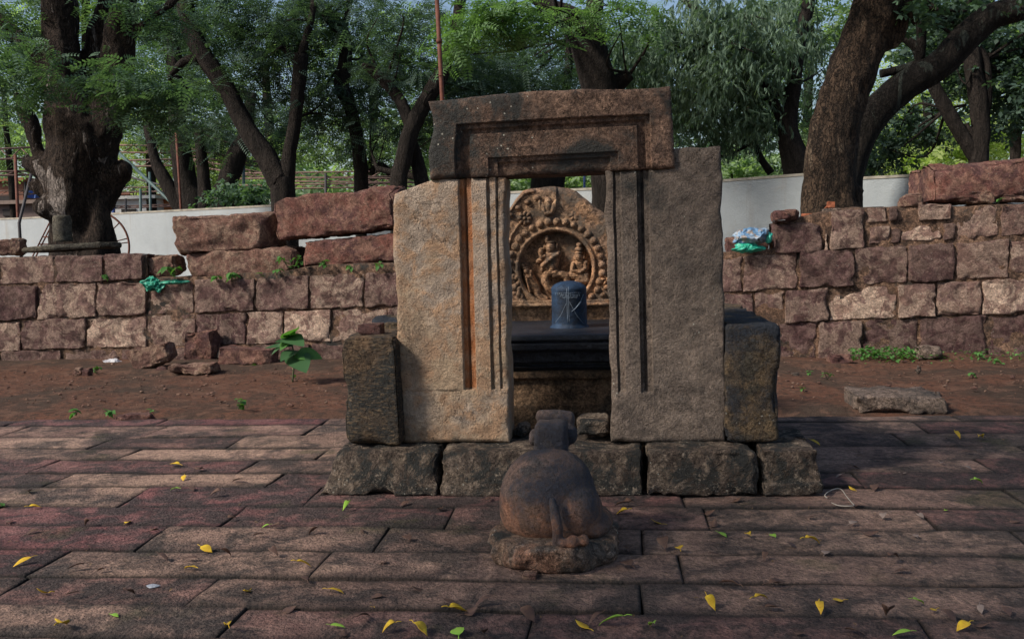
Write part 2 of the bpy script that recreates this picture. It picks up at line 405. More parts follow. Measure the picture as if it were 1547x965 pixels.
def fuse(parts, voxel, smooth=3, fac=.6):
    """one continuous surface grown over overlapping closed shapes"""
    V, Fc = join(parts)
    me = bpy.data.meshes.new('tmp'); me.from_pydata([tuple(v) for v in V], [], Fc)
    o = bpy.data.objects.new('tmp', me); COL.objects.link(o)
    m = o.modifiers.new('r', 'REMESH'); m.mode = 'VOXEL'; m.voxel_size = voxel; m.use_smooth_shade = True
    s = o.modifiers.new('s', 'SMOOTH'); s.iterations = smooth; s.factor = fac
    dg = bpy.context.evaluated_depsgraph_get(); dg.update()
    ev = o.evaluated_get(dg); em = ev.to_mesh()
    n = len(em.vertices); co = np.zeros(n*3, np.float32); em.vertices.foreach_get('co', co)
    no = np.zeros(n*3, np.float32); em.vertices.foreach_get('normal', no)
    fs = [tuple(p.vertices) for p in em.polygons]
    ev.to_mesh_clear(); bpy.data.objects.remove(o); bpy.data.meshes.remove(me)
    if fs and all(len(q) == 4 for q in fs): fs = np.array(fs)
    return co.reshape(-1, 3).astype(float), fs, no.reshape(-1, 3).astype(float)

exec_parts = True
# ================================================================== SETTING
# ---- dirt ground: one sheet to the horizon
def ground():
    xs = np.concatenate([[-400, -120, -50, -25, -15], np.arange(-10, 10.01, .11), [15, 25, 50, 120, 400]])
    ys = np.concatenate([[-60, -10, 0, 4, 8.2], np.arange(8.5, 14.5, .07), [15, 16, 18, 22, 30, 45, 80, 150, 500]])
    X, Y = np.meshgrid(xs, ys, indexing='ij'); P = np.stack([X.ravel(), Y.ravel(), np.zeros(X.size)], 1)
    z = -.022 + fbm(P, .8, 3, 4)*.03 + fbm(P, 5, 4, 9)*.024
    z += np.clip((P[:, 1]-9.3)/3, 0, 1)*.04 + np.where((P[:, 1] > 11.6) & (P[:, 1] < 14), .06*np.clip(fbm(P, 1.2, 3, 6)+.3, 0, 1), 0)
    z = np.where(P[:, 1] < 8.45, -.12, z) - .07*np.clip((8.95-P[:, 1])/.3, 0, 1)
    P[:, 2] = z
    nx, ny = X.shape; i = np.arange(nx*ny).reshape(nx, ny)
    Fc = np.stack([i[:-1, :-1], i[1:, :-1], i[1:, 1:], i[:-1, 1:]], -1).reshape(-1, 4)
    s = NT('red dirt')
    a = s.noise(.5, 5, .6, .5); b = s.noise(14, 6, .7); c = s.noise(120, 4, .7); v = s.voro(55)
    col = s.mix(s.ramp(a, .45, .55), (.16, .078, .052), (.085, .060, .046))
    col = s.mix(s.ramp(b, .47, .60), col, (.070, .046, .036)); col = s.mix(s.math('MULTIPLY', s.ramp(s.noise(4, 6, .7, .8), .52, .60), .6), col, (.21, .12, .085))
    col = s.mix(.7, col, s.mix(s.ramp(c, .4, .6), (.6, .58, .56), (1.4, 1.35, 1.3)), 'MULTIPLY')
    peb = s.math('MULTIPLY', s.ramp(v, .14, .2, (1, 1, 1, 1), (0, 0, 0, 1)), s.ramp(s.noise(9, 3), .52, .6))
    col = s.mix(peb, col, (.22, .14, .10))
    s.bump([(b, 1.3), (c, .8), (peb, .8)], .03)
    o = mesh_obj('ground', P, Fc, s.done(col, .95, .15)); return tag(o, 'bare red brown dirt strewn with small pebbles beyond the paving', kind='structure')
ground()

# ---- paving: rows of long sandstone slabs
rnd = random.Random(5)
def paving():
    yl = [634.5, 643.5, 660.5, 677.5, 694.6, 714.6, 735.4, 763.4, 793.6, 828, 869.3, 914, 959, 1010, 1070, 1150, 1250]
    Ys = [atz(75, y)[1] for y in yl]
    J = {0: [(242, 639), (495, 634), (1427, 621)], 1: [(231, 652), (475, 646), (1373, 634)], 2: [(155, 668), (363, 664), (1337, 648)],
         3: [(195, 686), (495, 680), (1514, 661)], 4: [(70, 703), (382, 700), (1450, 680)], 5: [(91, 724), (422, 720), (1270, 700)],
         6: [(206, 748), (476, 747), (1480, 716)], 7: [(354, 778), (695, 755), (1059, 757), (1345, 735)], 8: [(231, 811), (578, 811), (965, 766), (1490, 777)],
         9: [(75, 848), (490, 846), (1019, 812), (1495, 790)], 10: [(310, 890), (965, 855), (1485, 820)], 11: [(355, 935), (810, 900), (1362, 905)],
         12: [(250, 985), (922, 950), (1348, 955)]}
    def pxs(x, y):
        v = np.array([x, y, 0])-CAM; return W0/2+F*(v@CR)/(v@_f)
    RD, TN_, OL, DP = (.50, .95, .2), (.60, .02, .9), (.46, .08, .35), (.40, .5, .2)
    PT = {0: [(-99, 500, RD)], 1: [(-99, 500, (.5, .25, .7))], 2: [(-99, 150, TN_), (150, 365, DP), (365, 520, (.55, .1, 1))], 3: [(-99, 196, OL), (196, 500, TN_)],
          4: [(-99, 385, (.46, .8, .25)), (385, 520, TN_)], 5: [(-99, 92, DP), (92, 430, (.54, .03, .9)), (430, 520, TN_)], 6: [(-99, 220, (.48, .02, .8)), (220, 480, RD)],
          7: [(-99, 355, RD), (355, 700, (.42, .8, .3)), (700, 1060, (.42, .4, .5))], 8: [(-99, 232, RD), (232, 580, OL), (580, 966, (.38, .1, .3))], 9: [(-99, 492, (.44, .05, .45)), (492, 1020, (.52, .05, .9))],
          10: [(-99, 320, DP), (320, 960, (.42, .1, .35)), (960, 1500, OL)], 11: [(-99, 360, OL), (360, 815, (.40, .45, .35)), (815, 1400, DP)], 12: [(-99, 2000, (.38, .3, .25))]}
    V, T, Fs, n = [], [], [], 0
    for r in range(len(Ys)-1):
        y1, y0 = Ys[r], Ys[r+1]; ym = (y0+y1)/2
        xs = sorted(atz(a, b)[0] for a, b in J.get(r, []))
        res_x = [-9.5]
        pool = xs[:]
        if not pool: pool = [rnd.uniform(-.6, .6)]
        left = pool[0]
        while left > -9: left -= rnd.uniform(.9, 1.7); pool.insert(0, left)
        right = pool[-1]
        while right < 9: right += rnd.uniform(.9, 1.7); pool.append(right)
        # fill big gaps with a joint
        xs = [pool[0]]
        for q in pool[1:]:
            if q-xs[-1] > 2.9: xs.append((xs[-1]+q)/2+rnd.uniform(-.2, .2))
            xs.append(q)
        for a, b in zip(xs[:-1], xs[1:]):
            if b-a < .12: continue
            g = .003+rnd.random()*.004; sk = rnd.uniform(-.02, .02)
            res = .03 if y0 < 7 else .045
            nx, ny = max(3, int((b-a)/res)), max(3, int((y1-y0)/res))
            u = np.linspace(0, 1, nx+1); v = np.linspace(0, 1, ny+1)
            e = .03
            u = np.unique(np.concatenate([u, [e*.25, e, 1-e, 1-e*.25]])); v = np.unique(np.concatenate([v, [.02, .07, .93, .98]]))
            U, Vv = np.meshgrid(u, v, indexing='ij')
            x = a+g/2+(b-a-g)*U + sk*(Vv-.5); y = y0+g/2+(y1-y0-g)*Vv
            P = np.stack([x.ravel(), y.ravel(), np.zeros(x.size)], 1)
            P[:, 1] += fbm(P*np.array([1, .0, 0])+r, 1.7, 2, 3)*.018*np.where(r > 0, 1, 0)
            dx = np.minimum(U, 1-U)*(b-a); dy = np.minimum(Vv, 1-Vv)*(y1-y0); d = np.minimum(dx, dy).ravel()
            tilt = rnd.uniform(-.006, .006); lift = rnd.uniform(-.004, .005)
            z = lift + tilt*(Vv.ravel()-.5)*2 + fbm(P, 2.3, 3, 11)*.009 + fbm(P, 11, 3, 12)*.0045
            wear = np.clip(fbm(P, 3, 3, 17)*.5+.5, 0, 1)
            z -= np.exp(-d/.006)*(.003+.007*wear)
            P[:, 2] = z
            tone = rnd.choice([(.42, .15, .25), (.5, .0, .6), (.42, .7, .1), (.36, .9, .0), (.48, .1, .4), (.38, .3, .2), (.5, .05, .6)])
            for (pa, pb, tn) in PT.get(r, []):
                if pa < (pxs(a, ym)+pxs(b, ym))/2 < pb: tone = tn
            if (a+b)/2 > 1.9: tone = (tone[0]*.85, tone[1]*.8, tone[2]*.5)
            t = np.tile(np.array(tone), (len(P), 1)); t[:, 0] += rnd.uniform(-.05, .05)
            nn_ = np.clip(fbm(P, 4, 3, 31)+.45, 0, 1)
            dirt = np.maximum(np.exp(-dx.ravel()/.007), np.maximum(np.exp(-(Vv.ravel()*(y1-y0))/(.008+.045*nn_)), np.exp(-((1-Vv.ravel())*(y1-y0))/(.006+.02*nn_))))
            T.append(np.column_stack([t, dirt]))
            # skirt
            m1, m2 = U.shape; i = np.arange(m1*m2).reshape(m1, m2)
            Fs.append(n+np.stack([i[:-1, :-1], i[1:, :-1], i[1:, 1:], i[:-1, 1:]], -1).reshape(-1, 4))
            loop = np.concatenate([i[:, 0], i[-1, 1:], i[-2::-1, -1], i[0, -2:0:-1]])
            S = P[loop].copy(); S[:, 2] -= .09; k = len(P)+np.arange(len(loop))
            Fs.append(n+np.stack([np.roll(loop, -1), loop, k, np.roll(k, -1)], -1))
            V += [P, S]; T.append(np.column_stack([np.tile(np.array([.2, .1, 0]), (len(S), 1)), np.ones(len(S))])); n += len(P)+len(S)
    V = np.vstack(V); T = np.vstack(T)
    s = NT('paving stone'); a = s.attr(); at = [x for x in s.n if x.type == 'ATTRIBUTE'][0]
    A1 = s.noise(1.1, 5, .6, .6); A2 = s.noise(4.3, 6, .68, .6); A3 = s.noise(38, 5, .7); A4 = s.noise(190, 3, .7); A5 = s.noise(2.1, 6, .65, .8, off=(9, 3, 1))
    tan = s.mix(s.ramp(A1, .42, .58), (.25, .165, .13), (.18, .125, .105))
    red = s.mix(s.ramp(A2, .42, .58), (.20, .082, .082), (.13, .060, .066))
    col = s.mix(a[1], tan, red)
    patch = s.math('MULTIPLY', s.ramp(A5, .46, .53), s.math('ADD', s.math('MULTIPLY', a[2], .85), .15))
    col = s.mix(patch, col, s.mix(a[1], (.37, .25, .19), (.29, .16, .15)))
    grime = s.ramp(s.math('ADD', s.math('ADD', s.math('MULTIPLY', A2, .6), s.math('MULTIPLY', A1, .4)), s.math('MULTIPLY', a[2], -.07)), .42, .52)
    col = s.mix(s.math('MULTIPLY', grime, .8), col, s.mix(s.ramp(A3, .35, .65), (.034, .032, .033), (.058, .052, .048)))
    mossm = s.ramp(s.noise(1.7, 5, .6, off=(4, 4, 4)), .60, .68)
    col = s.mix(s.math('MULTIPLY', mossm, .5), col, (.07, .07, .03))
    col = s.mix(.55, col, s.mix(s.ramp(A3, .38, .62), (.45, .45, .46), (1.5, 1.47, 1.43)), 'MULTIPLY')
    A6 = s.noise(13, 6, .68, .9, off=(3, 1, 2)); col = s.mix(.5, col, s.mix(s.ramp(A6, .40, .60), (.55, .55, .56), (1.35, 1.33, 1.3)), 'MULTIPLY')
    col = s.mix(.4, col, s.mix(s.ramp(A4, .38, .62), (.5, .5, .5), (1.5, 1.5, 1.5)), 'MULTIPLY')
    edge = s.math('MULTIPLY', at.outputs['Alpha'], s.ramp(A3, .2, .55)); col = s.mix(s.math('MULTIPLY', at.outputs['Alpha'], .85), col, (.018, .017, .016))
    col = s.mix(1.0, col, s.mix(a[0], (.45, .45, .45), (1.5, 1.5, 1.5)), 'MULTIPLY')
    s.bump([(A2, 1.2), (A3, 1.3), (A4, .35), (s.voro(70), -.4), (s.noise(24, 4, .65), .9)], .018)
    rg = s.ramp(A2, .3, .7, (.74, .74, .74, 1), (.92, .92, .92, 1))
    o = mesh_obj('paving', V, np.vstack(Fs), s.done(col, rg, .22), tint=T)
    tag(o, 'weathered courtyard paving of long sandstone slabs in rows', kind='structure')
    return Ys
ROWY = paving()
# bedding earth beneath the slabs
P, Fc = block((19.2, ROWY[0]-ROWY[-1]-.01, .05), 3, .01, .001, .001, .5)
tag(mesh_obj('paving_bed', P+np.array([0, (ROWY[0]+ROWY[-1])/2, -.062]), Fc, plain('bedding earth', (.03, .025, .02), .95), smooth=False), kind='structure')

# ================================================================== SHRINE
YB = atz(860, 751)[1]                 # front of the base course
HB = .27                              # its height
# ---- base course stones (photo x of their ends, front foot y)
def base_stone(x0, x1, ytop, seed, label, depth=.75, dy=0.0, slope=.07, name='base_stone', endslope=(0, 0), step=None):
    a = aty(x0, 750, YB+dy); b = aty(x1, 750, YB+dy); w = b[0]-a[0]
    h = ytop
    P, Fc = block((w-.008, depth, h), seed, .018, .018, .034, .014, 2.0, .010, ridge=.02)
    zt = (P[:, 2]+h/2)/h
    front = np.clip(.5-P[:, 1]/depth, 0, 1)
    P[:, 1] += np.clip(zt-.1, 0, 1)**1.3*slope*front          # battered face
    u = P[:, 0]/w+.5
    P[:, 0] += endslope[0]*zt*np.clip(1-u*2, 0, 1) - endslope[1]*zt*np.clip(u*2-1, 0, 1)
    if step is not None:
        P[:, 1] += np.where((P[:, 2] > -h/2+step) & (P[:, 1] < 0), .055, 0)
    c = np.array([(a[0]+b[0])/2, YB+dy+depth/2, h/2])
    o = mesh_obj(name, P+c, Fc, M['base'], (c[0], c[1], 0))
    return tag(o, label, 'base stone', 'base course stones under the doorway')
base_stone(478, 662, HB, 21, 'sloping end base stone with an orange streak under the chiselled slab', endslope=(.11, 0), slope=.09)
base_stone(664, 838, HB-.005, 22, 'rugged base stone under the inner part of the pale door jamb', slope=.10)
base_stone(841, 973, HB-.01, 23, 'base stone behind the bull statue, beneath the door opening', slope=.06)
base_stone(976, 1150, HB, 24, 'base stone with a whitish blotch under the dark door jamb', slope=.03)
base_stone(1153, 1249, HB-.005, 25, 'stepped end base stone below the mossy side slab', dy=.015, slope=.0, step=.075, endslope=(0, .03))

YJ = YB+.30
ZJ = HB-.004
# ---- jambs
def jamb(name, label, xin, xout, ztop_fn, prof, steps, mat, seed, zpanel, thick=.33):
    """xin/xout: local x range (0 = left end); prof(x) depth of moulding above zpanel"""
    w = xout-xin
    H = max(ztop_fn(np.array([0.0]))[0], ztop_fn(np.array([w]))[0], ztop_fn(np.array([w*.5]))[0])
    xs = lines(0, w, .011, steps); zs = lines(0, 1.0, .0075, (zpanel/1.65,))
    X, Z = np.meshgrid(xs, zs, indexing='ij')
    top = ztop_fn(xs)[:, None]
    zc = top.min()-.03; Zr = np.where(Z <= .93, Z/.93*zc, zc+(Z-.93)/.07*(top-zc))
    P3 = np.stack([X.ravel(), Zr.ravel()*0+seed, Zr.ravel()], 1)
    D = np.where(Zr > zpanel, prof(X), 0.0)
    n1 = fbm(P3, 3, 3, seed).reshape(X.shape); n2 = fbm(P3, 16, 4, seed+3).reshape(X.shape)
    D = D + n1*.010 + n2*.008 + np.abs(fbm(P3, 6, 3, seed+21).reshape(X.shape))*.010*(Zr < zpanel)
    ex = np.minimum(X, w-X); ez = np.minimum(Zr, top-Zr); e = np.minimum(ex, ez)
    nch = np.clip(fbm(P3, 7, 3, seed+9).reshape(X.shape)+.15, 0, 1)
    D = D + np.exp(-e/.012)*(.012+.035*nch)
    # ragged outline
    rag = fbm(np.stack([Zr.ravel()*0, X.ravel()*0, Zr.ravel()], 1)+seed, 5, 4, seed).reshape(X.shape)*.020
    Xo = X + rag*np.exp(-ex/.035)
    V, Fc = heightfield(xs, zs, D, thick)
    nfront = X.size
    i = np.arange(nfront).reshape(X.shape)
    loop = np.concatenate([i[:, 0], i[-1, 1:], i[-2::-1, -1], i[0, -2:0:-1]])
    XF = Xo.ravel(); ZF = (Zr + fbm(np.stack([X.ravel(), Zr.ravel(), Zr.ravel()*0], 1), 4, 3, seed+2).reshape(X.shape)*.008*(Z > .9)).ravel()
    V[:nfront, 0] = XF; V[:nfront, 2] = ZF
    k = nfront
    for _ in range(6):
        V[k:k+len(loop), 0] = XF[loop]; V[k:k+len(loop), 2] = ZF[loop]; k += len(loop)
    V[k:, 0] = XF; V[k:, 2] = ZF
    V = V + np.array([0, YJ, ZJ]); 
    return V, Fc
kJ = ppm(YJ)
LJ0 = aty(605, 667, YJ)[0]; LJ1 = aty(772, 667, YJ)[0]
RJ0 = aty(924, 665, YJ)[0]; RJ1 = aty(1099, 663, YJ)[0]
def ltop(x):
    t = x/(LJ1-LJ0); return np.where(t < .37, 1.555+(t/.37)*.085, 1.640+.004*np.sin(t*30))
def rtop(x):
    return np.where(x < .385, 1.665, 1.785)+.003*np.sin(x*40)
def lprof(x):   # grooves in the pale jamb, measured from its outer edge
    d = np.zeros_like(x)
    d = np.where(x > .415, .030, d); d = np.where(x > .445, .062, d); d = np.where(x > .460, .030, d)
    d = np.where(x > .492, .004, d); d = np.where(x > .585, .040, d); d = np.where(x > .603, .018, d)
    d = np.where(x > .640, .050, d); d = np.where(x > .652, .028, d)
    return d
def rprof(x):
    d = np.zeros_like(x)+.022
    d = np.where(x > .045, .05, d); d = np.where(x > .06, .03, d); d = np.where(x > .088, .006, d)
    d = np.where(x > .188, .045, d); d = np.where(x > .212, .07, d); d = np.where(x > .228, .03, d); d = np.where(x > .262, 0, d)
    return d
V, Fc = jamb('door_jamb', '', LJ0, LJ1, ltop, lprof, (.415, .445, .460, .492, .585, .603, .640, .652), M['jamb_warm'], 31, .335)
V[:, 0] += LJ0
tj = mesh_obj('door_jamb', V, Fc, M['jamb_warm'], ((LJ0+LJ1)/2, YJ+.16, ZJ))
# orange washed moulding on the pale jamb: ochre stain node added to its own material
s = M['jamb_warm'].node_tree
def ochre_band():
    nt = M['jamb_warm'].node_tree; n = nt.nodes; l = nt.links; b = n['Principled BSDF']
    src = b.inputs['Base Color'].links[0].from_socket
    tc = n.new('ShaderNodeTexCoord'); sp = n.new('ShaderNodeSeparateXYZ'); l.new(tc.outputs['Object'], sp.inputs[0])
    cx = (LJ1-LJ0)/2
    def band(sock, lo, hi, soft):
        m1 = n.new('ShaderNodeMapRange'); m1.inputs[1].default_value = lo-soft; m1.inputs[2].default_value = lo+soft; l.new(sock, m1.inputs[0])
        m2 = n.new('ShaderNodeMapRange'); m2.inputs[1].default_value = hi-soft; m2.inputs[2].default_value = hi+soft; m2.inputs[3].default_value = 1; m2.inputs[4].default_value = 0; l.new(sock, m2.inputs[0])
        mm = n.new('ShaderNodeMath'); mm.operation = 'MULTIPLY'; l.new(m1.outputs[0], mm.inputs[0]); l.new(m2.outputs[0], mm.inputs[1]); return mm.outputs[0]
    xb = band(sp.outputs[0], .418-cx, .49-cx, .004); zb = band(sp.outputs[2], .34, 1.9, .01)
    mm = n.new('ShaderNodeMath'); mm.operation = 'MULTIPLY'; l.new(xb, mm.inputs[0]); l.new(zb, mm.inputs[1])
    nz = n.new('ShaderNodeTexNoise'); nz.inputs['Scale'].default_value = 9; l.new(tc.outputs['Object'], nz.inputs['Vector'])
    mr = n.new('ShaderNodeMapRange'); mr.inputs[1].default_value = .3; mr.inputs[2].default_value = .6; mr.inputs[3].default_value = .35; mr.inputs[4].default_value = .95; l.new(nz.outputs[0], mr.inputs[0])
    m3 = n.new('ShaderNodeMath'); m3.operation = 'MULTIPLY'; l.new(mm.outputs[0], m3.inputs[0]); l.new(mr.outputs[0], m3.inputs[1])
    mx = n.new('ShaderNodeMix'); mx.data_type = 'RGBA'; l.new(m3.outputs[0], mx.inputs[0]); l.new(src, mx.inputs[6]); mx.inputs[7].default_value = (.42, .16, .06, 1)
    l.new(mx.outputs[2], b.inputs['Base Color'])
ochre_band()
tag(tj, 'pale ochre stone door jamb with orange stained vertical grooves', 'door jamb', 'upright jambs of the stone doorway')
V, Fc = jamb('door_jamb', '', RJ0, RJ1, rtop, rprof, (.045, .06, .088, .188, .212, .228, .262, .385), M['jamb_dark'], 37, .315)
V[:, 0] += RJ0; V[:, 0] += -.012*(V[:, 2]-ZJ)/1.7
# square the notch that takes the lintel
o = mesh_obj('door_jamb', V, Fc, M['jamb_dark'], ((RJ0+RJ1)/2, YJ+.16, ZJ))
tag(o, 'dark grey stone door jamb, its top notched around the lintel end', 'door jamb', 'upright jambs of the stone doorway')

# ---- lintel
def lintel():
    A = aty(650, 268, YJ); B = aty(1018, 250, YJ); w = B[0]-A[0]; z0 = ZJ+1.648
    H = .49
    off = LJ0-A[0]                      # local x of pale jamb outer edge
    cl = [off+.415-.01, off+.445-.01, off+.492, off+.585+.02, off+.66]     # moulding turns of the jamb below, left side
    cr = [RJ0-A[0]+.262, RJ0-A[0]+.235, RJ0-A[0]+.19, RJ0-A[0]+.07, RJ0-A[0]+.02]
    ht = [.325, .295, .262, .115, .085]
    dep = [.028, .052, .014, .034, .055]
    xs = lines(0, w, .011, cl+cr); zs = lines(0, H, .009, ht)
    X, Z = np.meshgrid(xs, zs, indexing='ij')
    D = np.zeros_like(X)
    for a, b, h, d in zip(cl, cr, ht, dep):
        D = np.where((X > a) & (X < b) & (Z < h), d, D)
    P3 = np.stack([X.ravel(), X.ravel()*0+5, Z.ravel()], 1)
    D = D + fbm(P3, 3, 3, 41).reshape(X.shape)*.012 + fbm(P3, 15, 4, 44).reshape(X.shape)*.006
    e = np.minimum(np.minimum(X, w-X), np.minimum(Z, H-Z)); nch = np.clip(fbm(P3, 6, 3, 47).reshape(X.shape)+.2, 0, 1)
    D = D+np.exp(-e/.015)*(.014+.04*nch)
    V, Fc = heightfield(xs, zs, D, .36)
    n = len(V); t = V[:, 2]/H; u = V[:, 0]/w
    # waisted left end, rough top line
    lx = .045*np.exp(-((t-.55)/.22)**2) - .018*(t < .35) + .012*np.sin(t*9)
    lx = .035*np.clip((t-.35)/.25, 0, 1) - .012*np.clip((t-.8)/.2, 0, 1)*3*.6
    V[:, 0] += lx*np.clip(1-u*4, 0, 1)
    V[:, 0] -= .03*np.clip(.45-t, 0, 1)/.45*0 + np.clip(u*8-7, 0, 1)*(.018*np.clip(t-.3, 0, 1) - .012)
    wob = fbm(np.stack([V[:, 0], V[:, 1], V[:, 0]*0], 1), 3, 4, 50)
    V[:, 2] += wob*.014*np.clip((t-.6)*2.5, 0, 1) + np.clip((t-.6)*2.5, 0, 1)*(-.012*np.cos(u*7)) 
    V[:, 2] += fbm(np.stack([V[:, 0], V[:, 1], V[:, 0]*0], 1), 4, 3, 52)*.006*np.clip(1-t*5, 0, 1)
    # slight rotation of the stone (rises to the right) and tiny forward set
    ang = math.radians(1.0); R = rotm(0, -math.degrees(ang), 0)
    V = V @ R.T
    V = V + np.array([A[0], YJ-.03, z0-.010])
    o = mesh_obj('lintel', V, Fc, M['lintel'], (A[0]+w/2, YJ+.15, z0))
    tag(o, 'massive reddish brown carved lintel stone spanning the doorway', 'lintel')
lintel()

# ---- side slabs standing beside the jambs
def side_slab(name, label, x0, x1, ytop, ybot, Y, depth, mat, seed, lean=0, rz=0, **kw):
    a = aty(x0, ybot, Y); b = aty(x1, ybot, Y); zt = aty((x0+x1)/2, ytop, Y)[2]; h = zt-HB
    w = b[0]-a[0]
    P, Fc = block((w, depth, h), seed, .028, .009, .03, .02, 1.6, .012, **kw)
    P = P@rotm(0, lean, rz).T
    c = np.array([(a[0]+b[0])/2, Y+depth/2, HB+h/2-.004])
    o = mesh_obj(name, P+c, Fc, mat, (c[0], c[1], HB)); return tag(o, label, 'stone slab', 'upright slabs walling the sides of the shrine')
side_slab('side_slab', 'dark chisel-scored upright slab beside the pale door jamb', 522, 604, 506, 676, YJ-.12, .55, M['slab_left'], 61, lean=-1.6)
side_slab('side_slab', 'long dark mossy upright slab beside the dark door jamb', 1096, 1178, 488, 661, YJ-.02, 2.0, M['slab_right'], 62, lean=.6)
YL = YJ+.5
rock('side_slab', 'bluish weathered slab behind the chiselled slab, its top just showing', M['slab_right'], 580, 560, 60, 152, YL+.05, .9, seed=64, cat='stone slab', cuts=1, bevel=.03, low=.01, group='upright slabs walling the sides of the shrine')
b0 = aty(557, 496, YJ-.02)
rock('brick_fragment', 'rusty brown stone fragment lying on top of the chiselled slab', M['red_rock'], 557, 498, 38, 18, YJ+.02, .12, seed=65, cuts=2, bevel=.01, rough=.004, low=.006, chip=.01)

# ---- altar (pedestal with dark moulded upper course)
YA = atz(850, 634, HB)[1]
ZA = aty(850, 505, YA)[2]
def slab_profile(name, prof, x0, x1, ydepth, mat, seed, parent, base):
    """prof: list of (z, inset) front profile, extruded between x0 and x1 with worn face"""
    zs = []; ins = []
    for (za, ia), (zb, ib) in zip(prof[:-1], prof[1:]):
        n = max(2, int(abs(zb-za)/.012)+1 + int(abs(ib-ia)/.012))
        for t in np.linspace(0, 1, n, endpoint=False): zs.append(za+(zb-za)*t); ins.append(ia+(ib-ia)*t)
    zs.append(prof[-1][0]); ins.append(prof[-1][1]); zs = np.array(zs); ins = np.array(ins)
    xs = np.arange(x0, x1+.001, .02); X, Zi = np.meshgrid(xs, np.arange(len(zs)), indexing='ij')
    Z = zs[Zi]; I = ins[Zi]
    P3 = np.stack([X.ravel(), I.ravel(), Z.ravel()], 1)
    dn = fbm(P3, 5, 3, seed).reshape(X.shape)*.008+fbm(P3, 20, 3, seed+1).reshape(X.shape)*.004
    F3 = np.stack([X.ravel(), (YA+I+dn).ravel(), (Z+dn*.5).ravel()], 1)
    Bk = F3.copy(); Bk[:, 1] = YA+ydepth
    n1, n2 = X.shape; i = np.arange(n1*n2).reshape(n1, n2); k = n1*n2
    q = lambda A: np.stack([A[:-1, :-1], A[1:, :-1], A[1:, 1:], A[:-1, 1:]], -1).reshape(-1, 4)
    fs = [q(i), q(i+k)[:, ::-1]]
    t = np.arange(len(i)-1)
    fs.append(np.stack([i[:-1, -1], i[1:, -1], i[1:, -1]+k, i[:-1, -1]+k], -1)); fs.append(np.stack([i[1:, 0], i[:-1, 0], i[:-1, 0]+k, i[1:, 0]+k], -1))
    fs.append(np.stack([i[0, 1:], i[0, :-1], i[0, :-1]+k, i[0, 1:]+k], -1)); fs.append(np.stack([i[-1, :-1], i[-1, 1:], i[-1, 1:]+k, i[-1, :-1]+k], -1))
    return mesh_obj(name, np.vstack([F3, Bk]), np.vstack(fs), mat, base, parent)
ax0, ax1 = aty(700, 600, YA)[0], aty(1010, 600, YA)[0]
alt = empty('altar', ((ax0+ax1)/2, YA+.6, 0.0)); tag(alt, 'moulded stone altar inside the doorway, black top course over a brown foot', 'altar')
slab_profile('altar_foot', [(.0, .0), (HB+.02, -.0), (HB+.10, .0), (HB+.105, .02), (HB+.13, .035), (HB+.20, .05), (HB+.27, .045), (HB+.29, .015), (HB+.33, .01), (HB+.345, .04)], ax0, ax1, 1.5, M['altar_brown'], 71, alt, (ax0, YA, 0))
z1 = HB+.345
slab_profile('black_moulding', [(z1, .03), (z1+.03, .0), (z1+.035, .03), (z1+.055, .03), (z1+.06, -.02), (z1+.10, -.03), (ZA-.12, -.045), (ZA-.10, -.075), (ZA-.055, -.08), (ZA-.045, -.055), (ZA-.035, -.085), (ZA, -.075), (ZA+.004, 0)], ax0, ax1, 1.5, M['altar_dark'], 73, alt, (ax0, YA, z1))
# top surface of the altar
P, Fc = block((ax1-ax0, 1.58, .03), 75, .012, .005, .01, .03, 1.5, .004)
mesh_obj('altar_top', P+np.array([(ax0+ax1)/2, YA+.715, ZA-.010]), Fc, M['altar_dark'], ((ax0+ax1)/2, YA+.7, ZA-.02), alt)

# ---- lingam
def lathe(prof, seg=48, cx=0, cy=0, z0=0, seed=0, amp=0.002):
    V = []; n = len(prof)
    for r, z in prof:
        for a in np.linspace(0, 2*np.pi, seg, endpoint=False): V.append((cx+r*math.cos(a), cy+r*math.sin(a), z0+z))
    i = np.arange(n*seg).reshape(n, seg); f = []
    for k in range(n-1):
        for j in range(seg): f.append((i[k, j], i[k, (j+1) % seg], i[k+1, (j+1) % seg], i[k+1, j]))
    f.append(tuple(i[0][::-1])); f.append(tuple(i[-1]))
    V = np.array(V)
    if amp:
        d = V-np.array([cx, cy, 0]); d[:, 2] = 0; ln = np.maximum(np.linalg.norm(d, axis=1, keepdims=True), .001)
        V = V+d/ln*(fbm(V, 10, 3, seed)*amp)[:, None]
    return V, f
YG = YA+.52
gc = aty(860.5, 495, YG); rg = 26.5*ppm(YG); hz = aty(860.5, 437, YG)[2]-ZA; hd = aty(860.5, 424, YG)[2]-ZA
prof = [(rg*1.16, -.01), (rg*1.12, .012), (rg*1.02, .024), (rg, .035)] + [(rg, z) for z in np.linspace(.05, hz-.01, 14)]
for t in np.linspace(0, math.pi/2*.97, 12): prof.append((rg*1.015*math.cos(t), hz+(hd-hz)*math.sin(t)))
V, f = lathe(prof, 64, gc[0], YG, ZA, 81)
lg = mesh_obj('lingam', V, f, M['lingam'], (gc[0], YG, ZA)); tag(lg, 'smooth black domed lingam stone with faint white chalk marks on the altar', 'lingam')
chalk = plain('chalk marks', (.26, .33, .42), .9, .5, 60)
def on_cyl(u, z, rr=rg+.0012):     # u: photo px from axis
    a = math.asin(max(-.98, min(.98, u*ppm(YG)/rg))); return np.array([gc[0]+rr*math.sin(a), YG-rr*math.cos(a), ZA+z])
parts = []; R2 = random.Random(3)
k = ppm(YG)
def stroke(p, r=.0012):
    pts = []
    for (a, b), (c, d) in zip(p[:-1], p[1:]):
        for t in np.linspace(0, 1, 7, endpoint=False): pts.append(on_cyl(a+(c-a)*t, b+(d-b)*t))
    pts.append(on_cyl(*p[-1])); parts.append(tube(pts, r, 5))
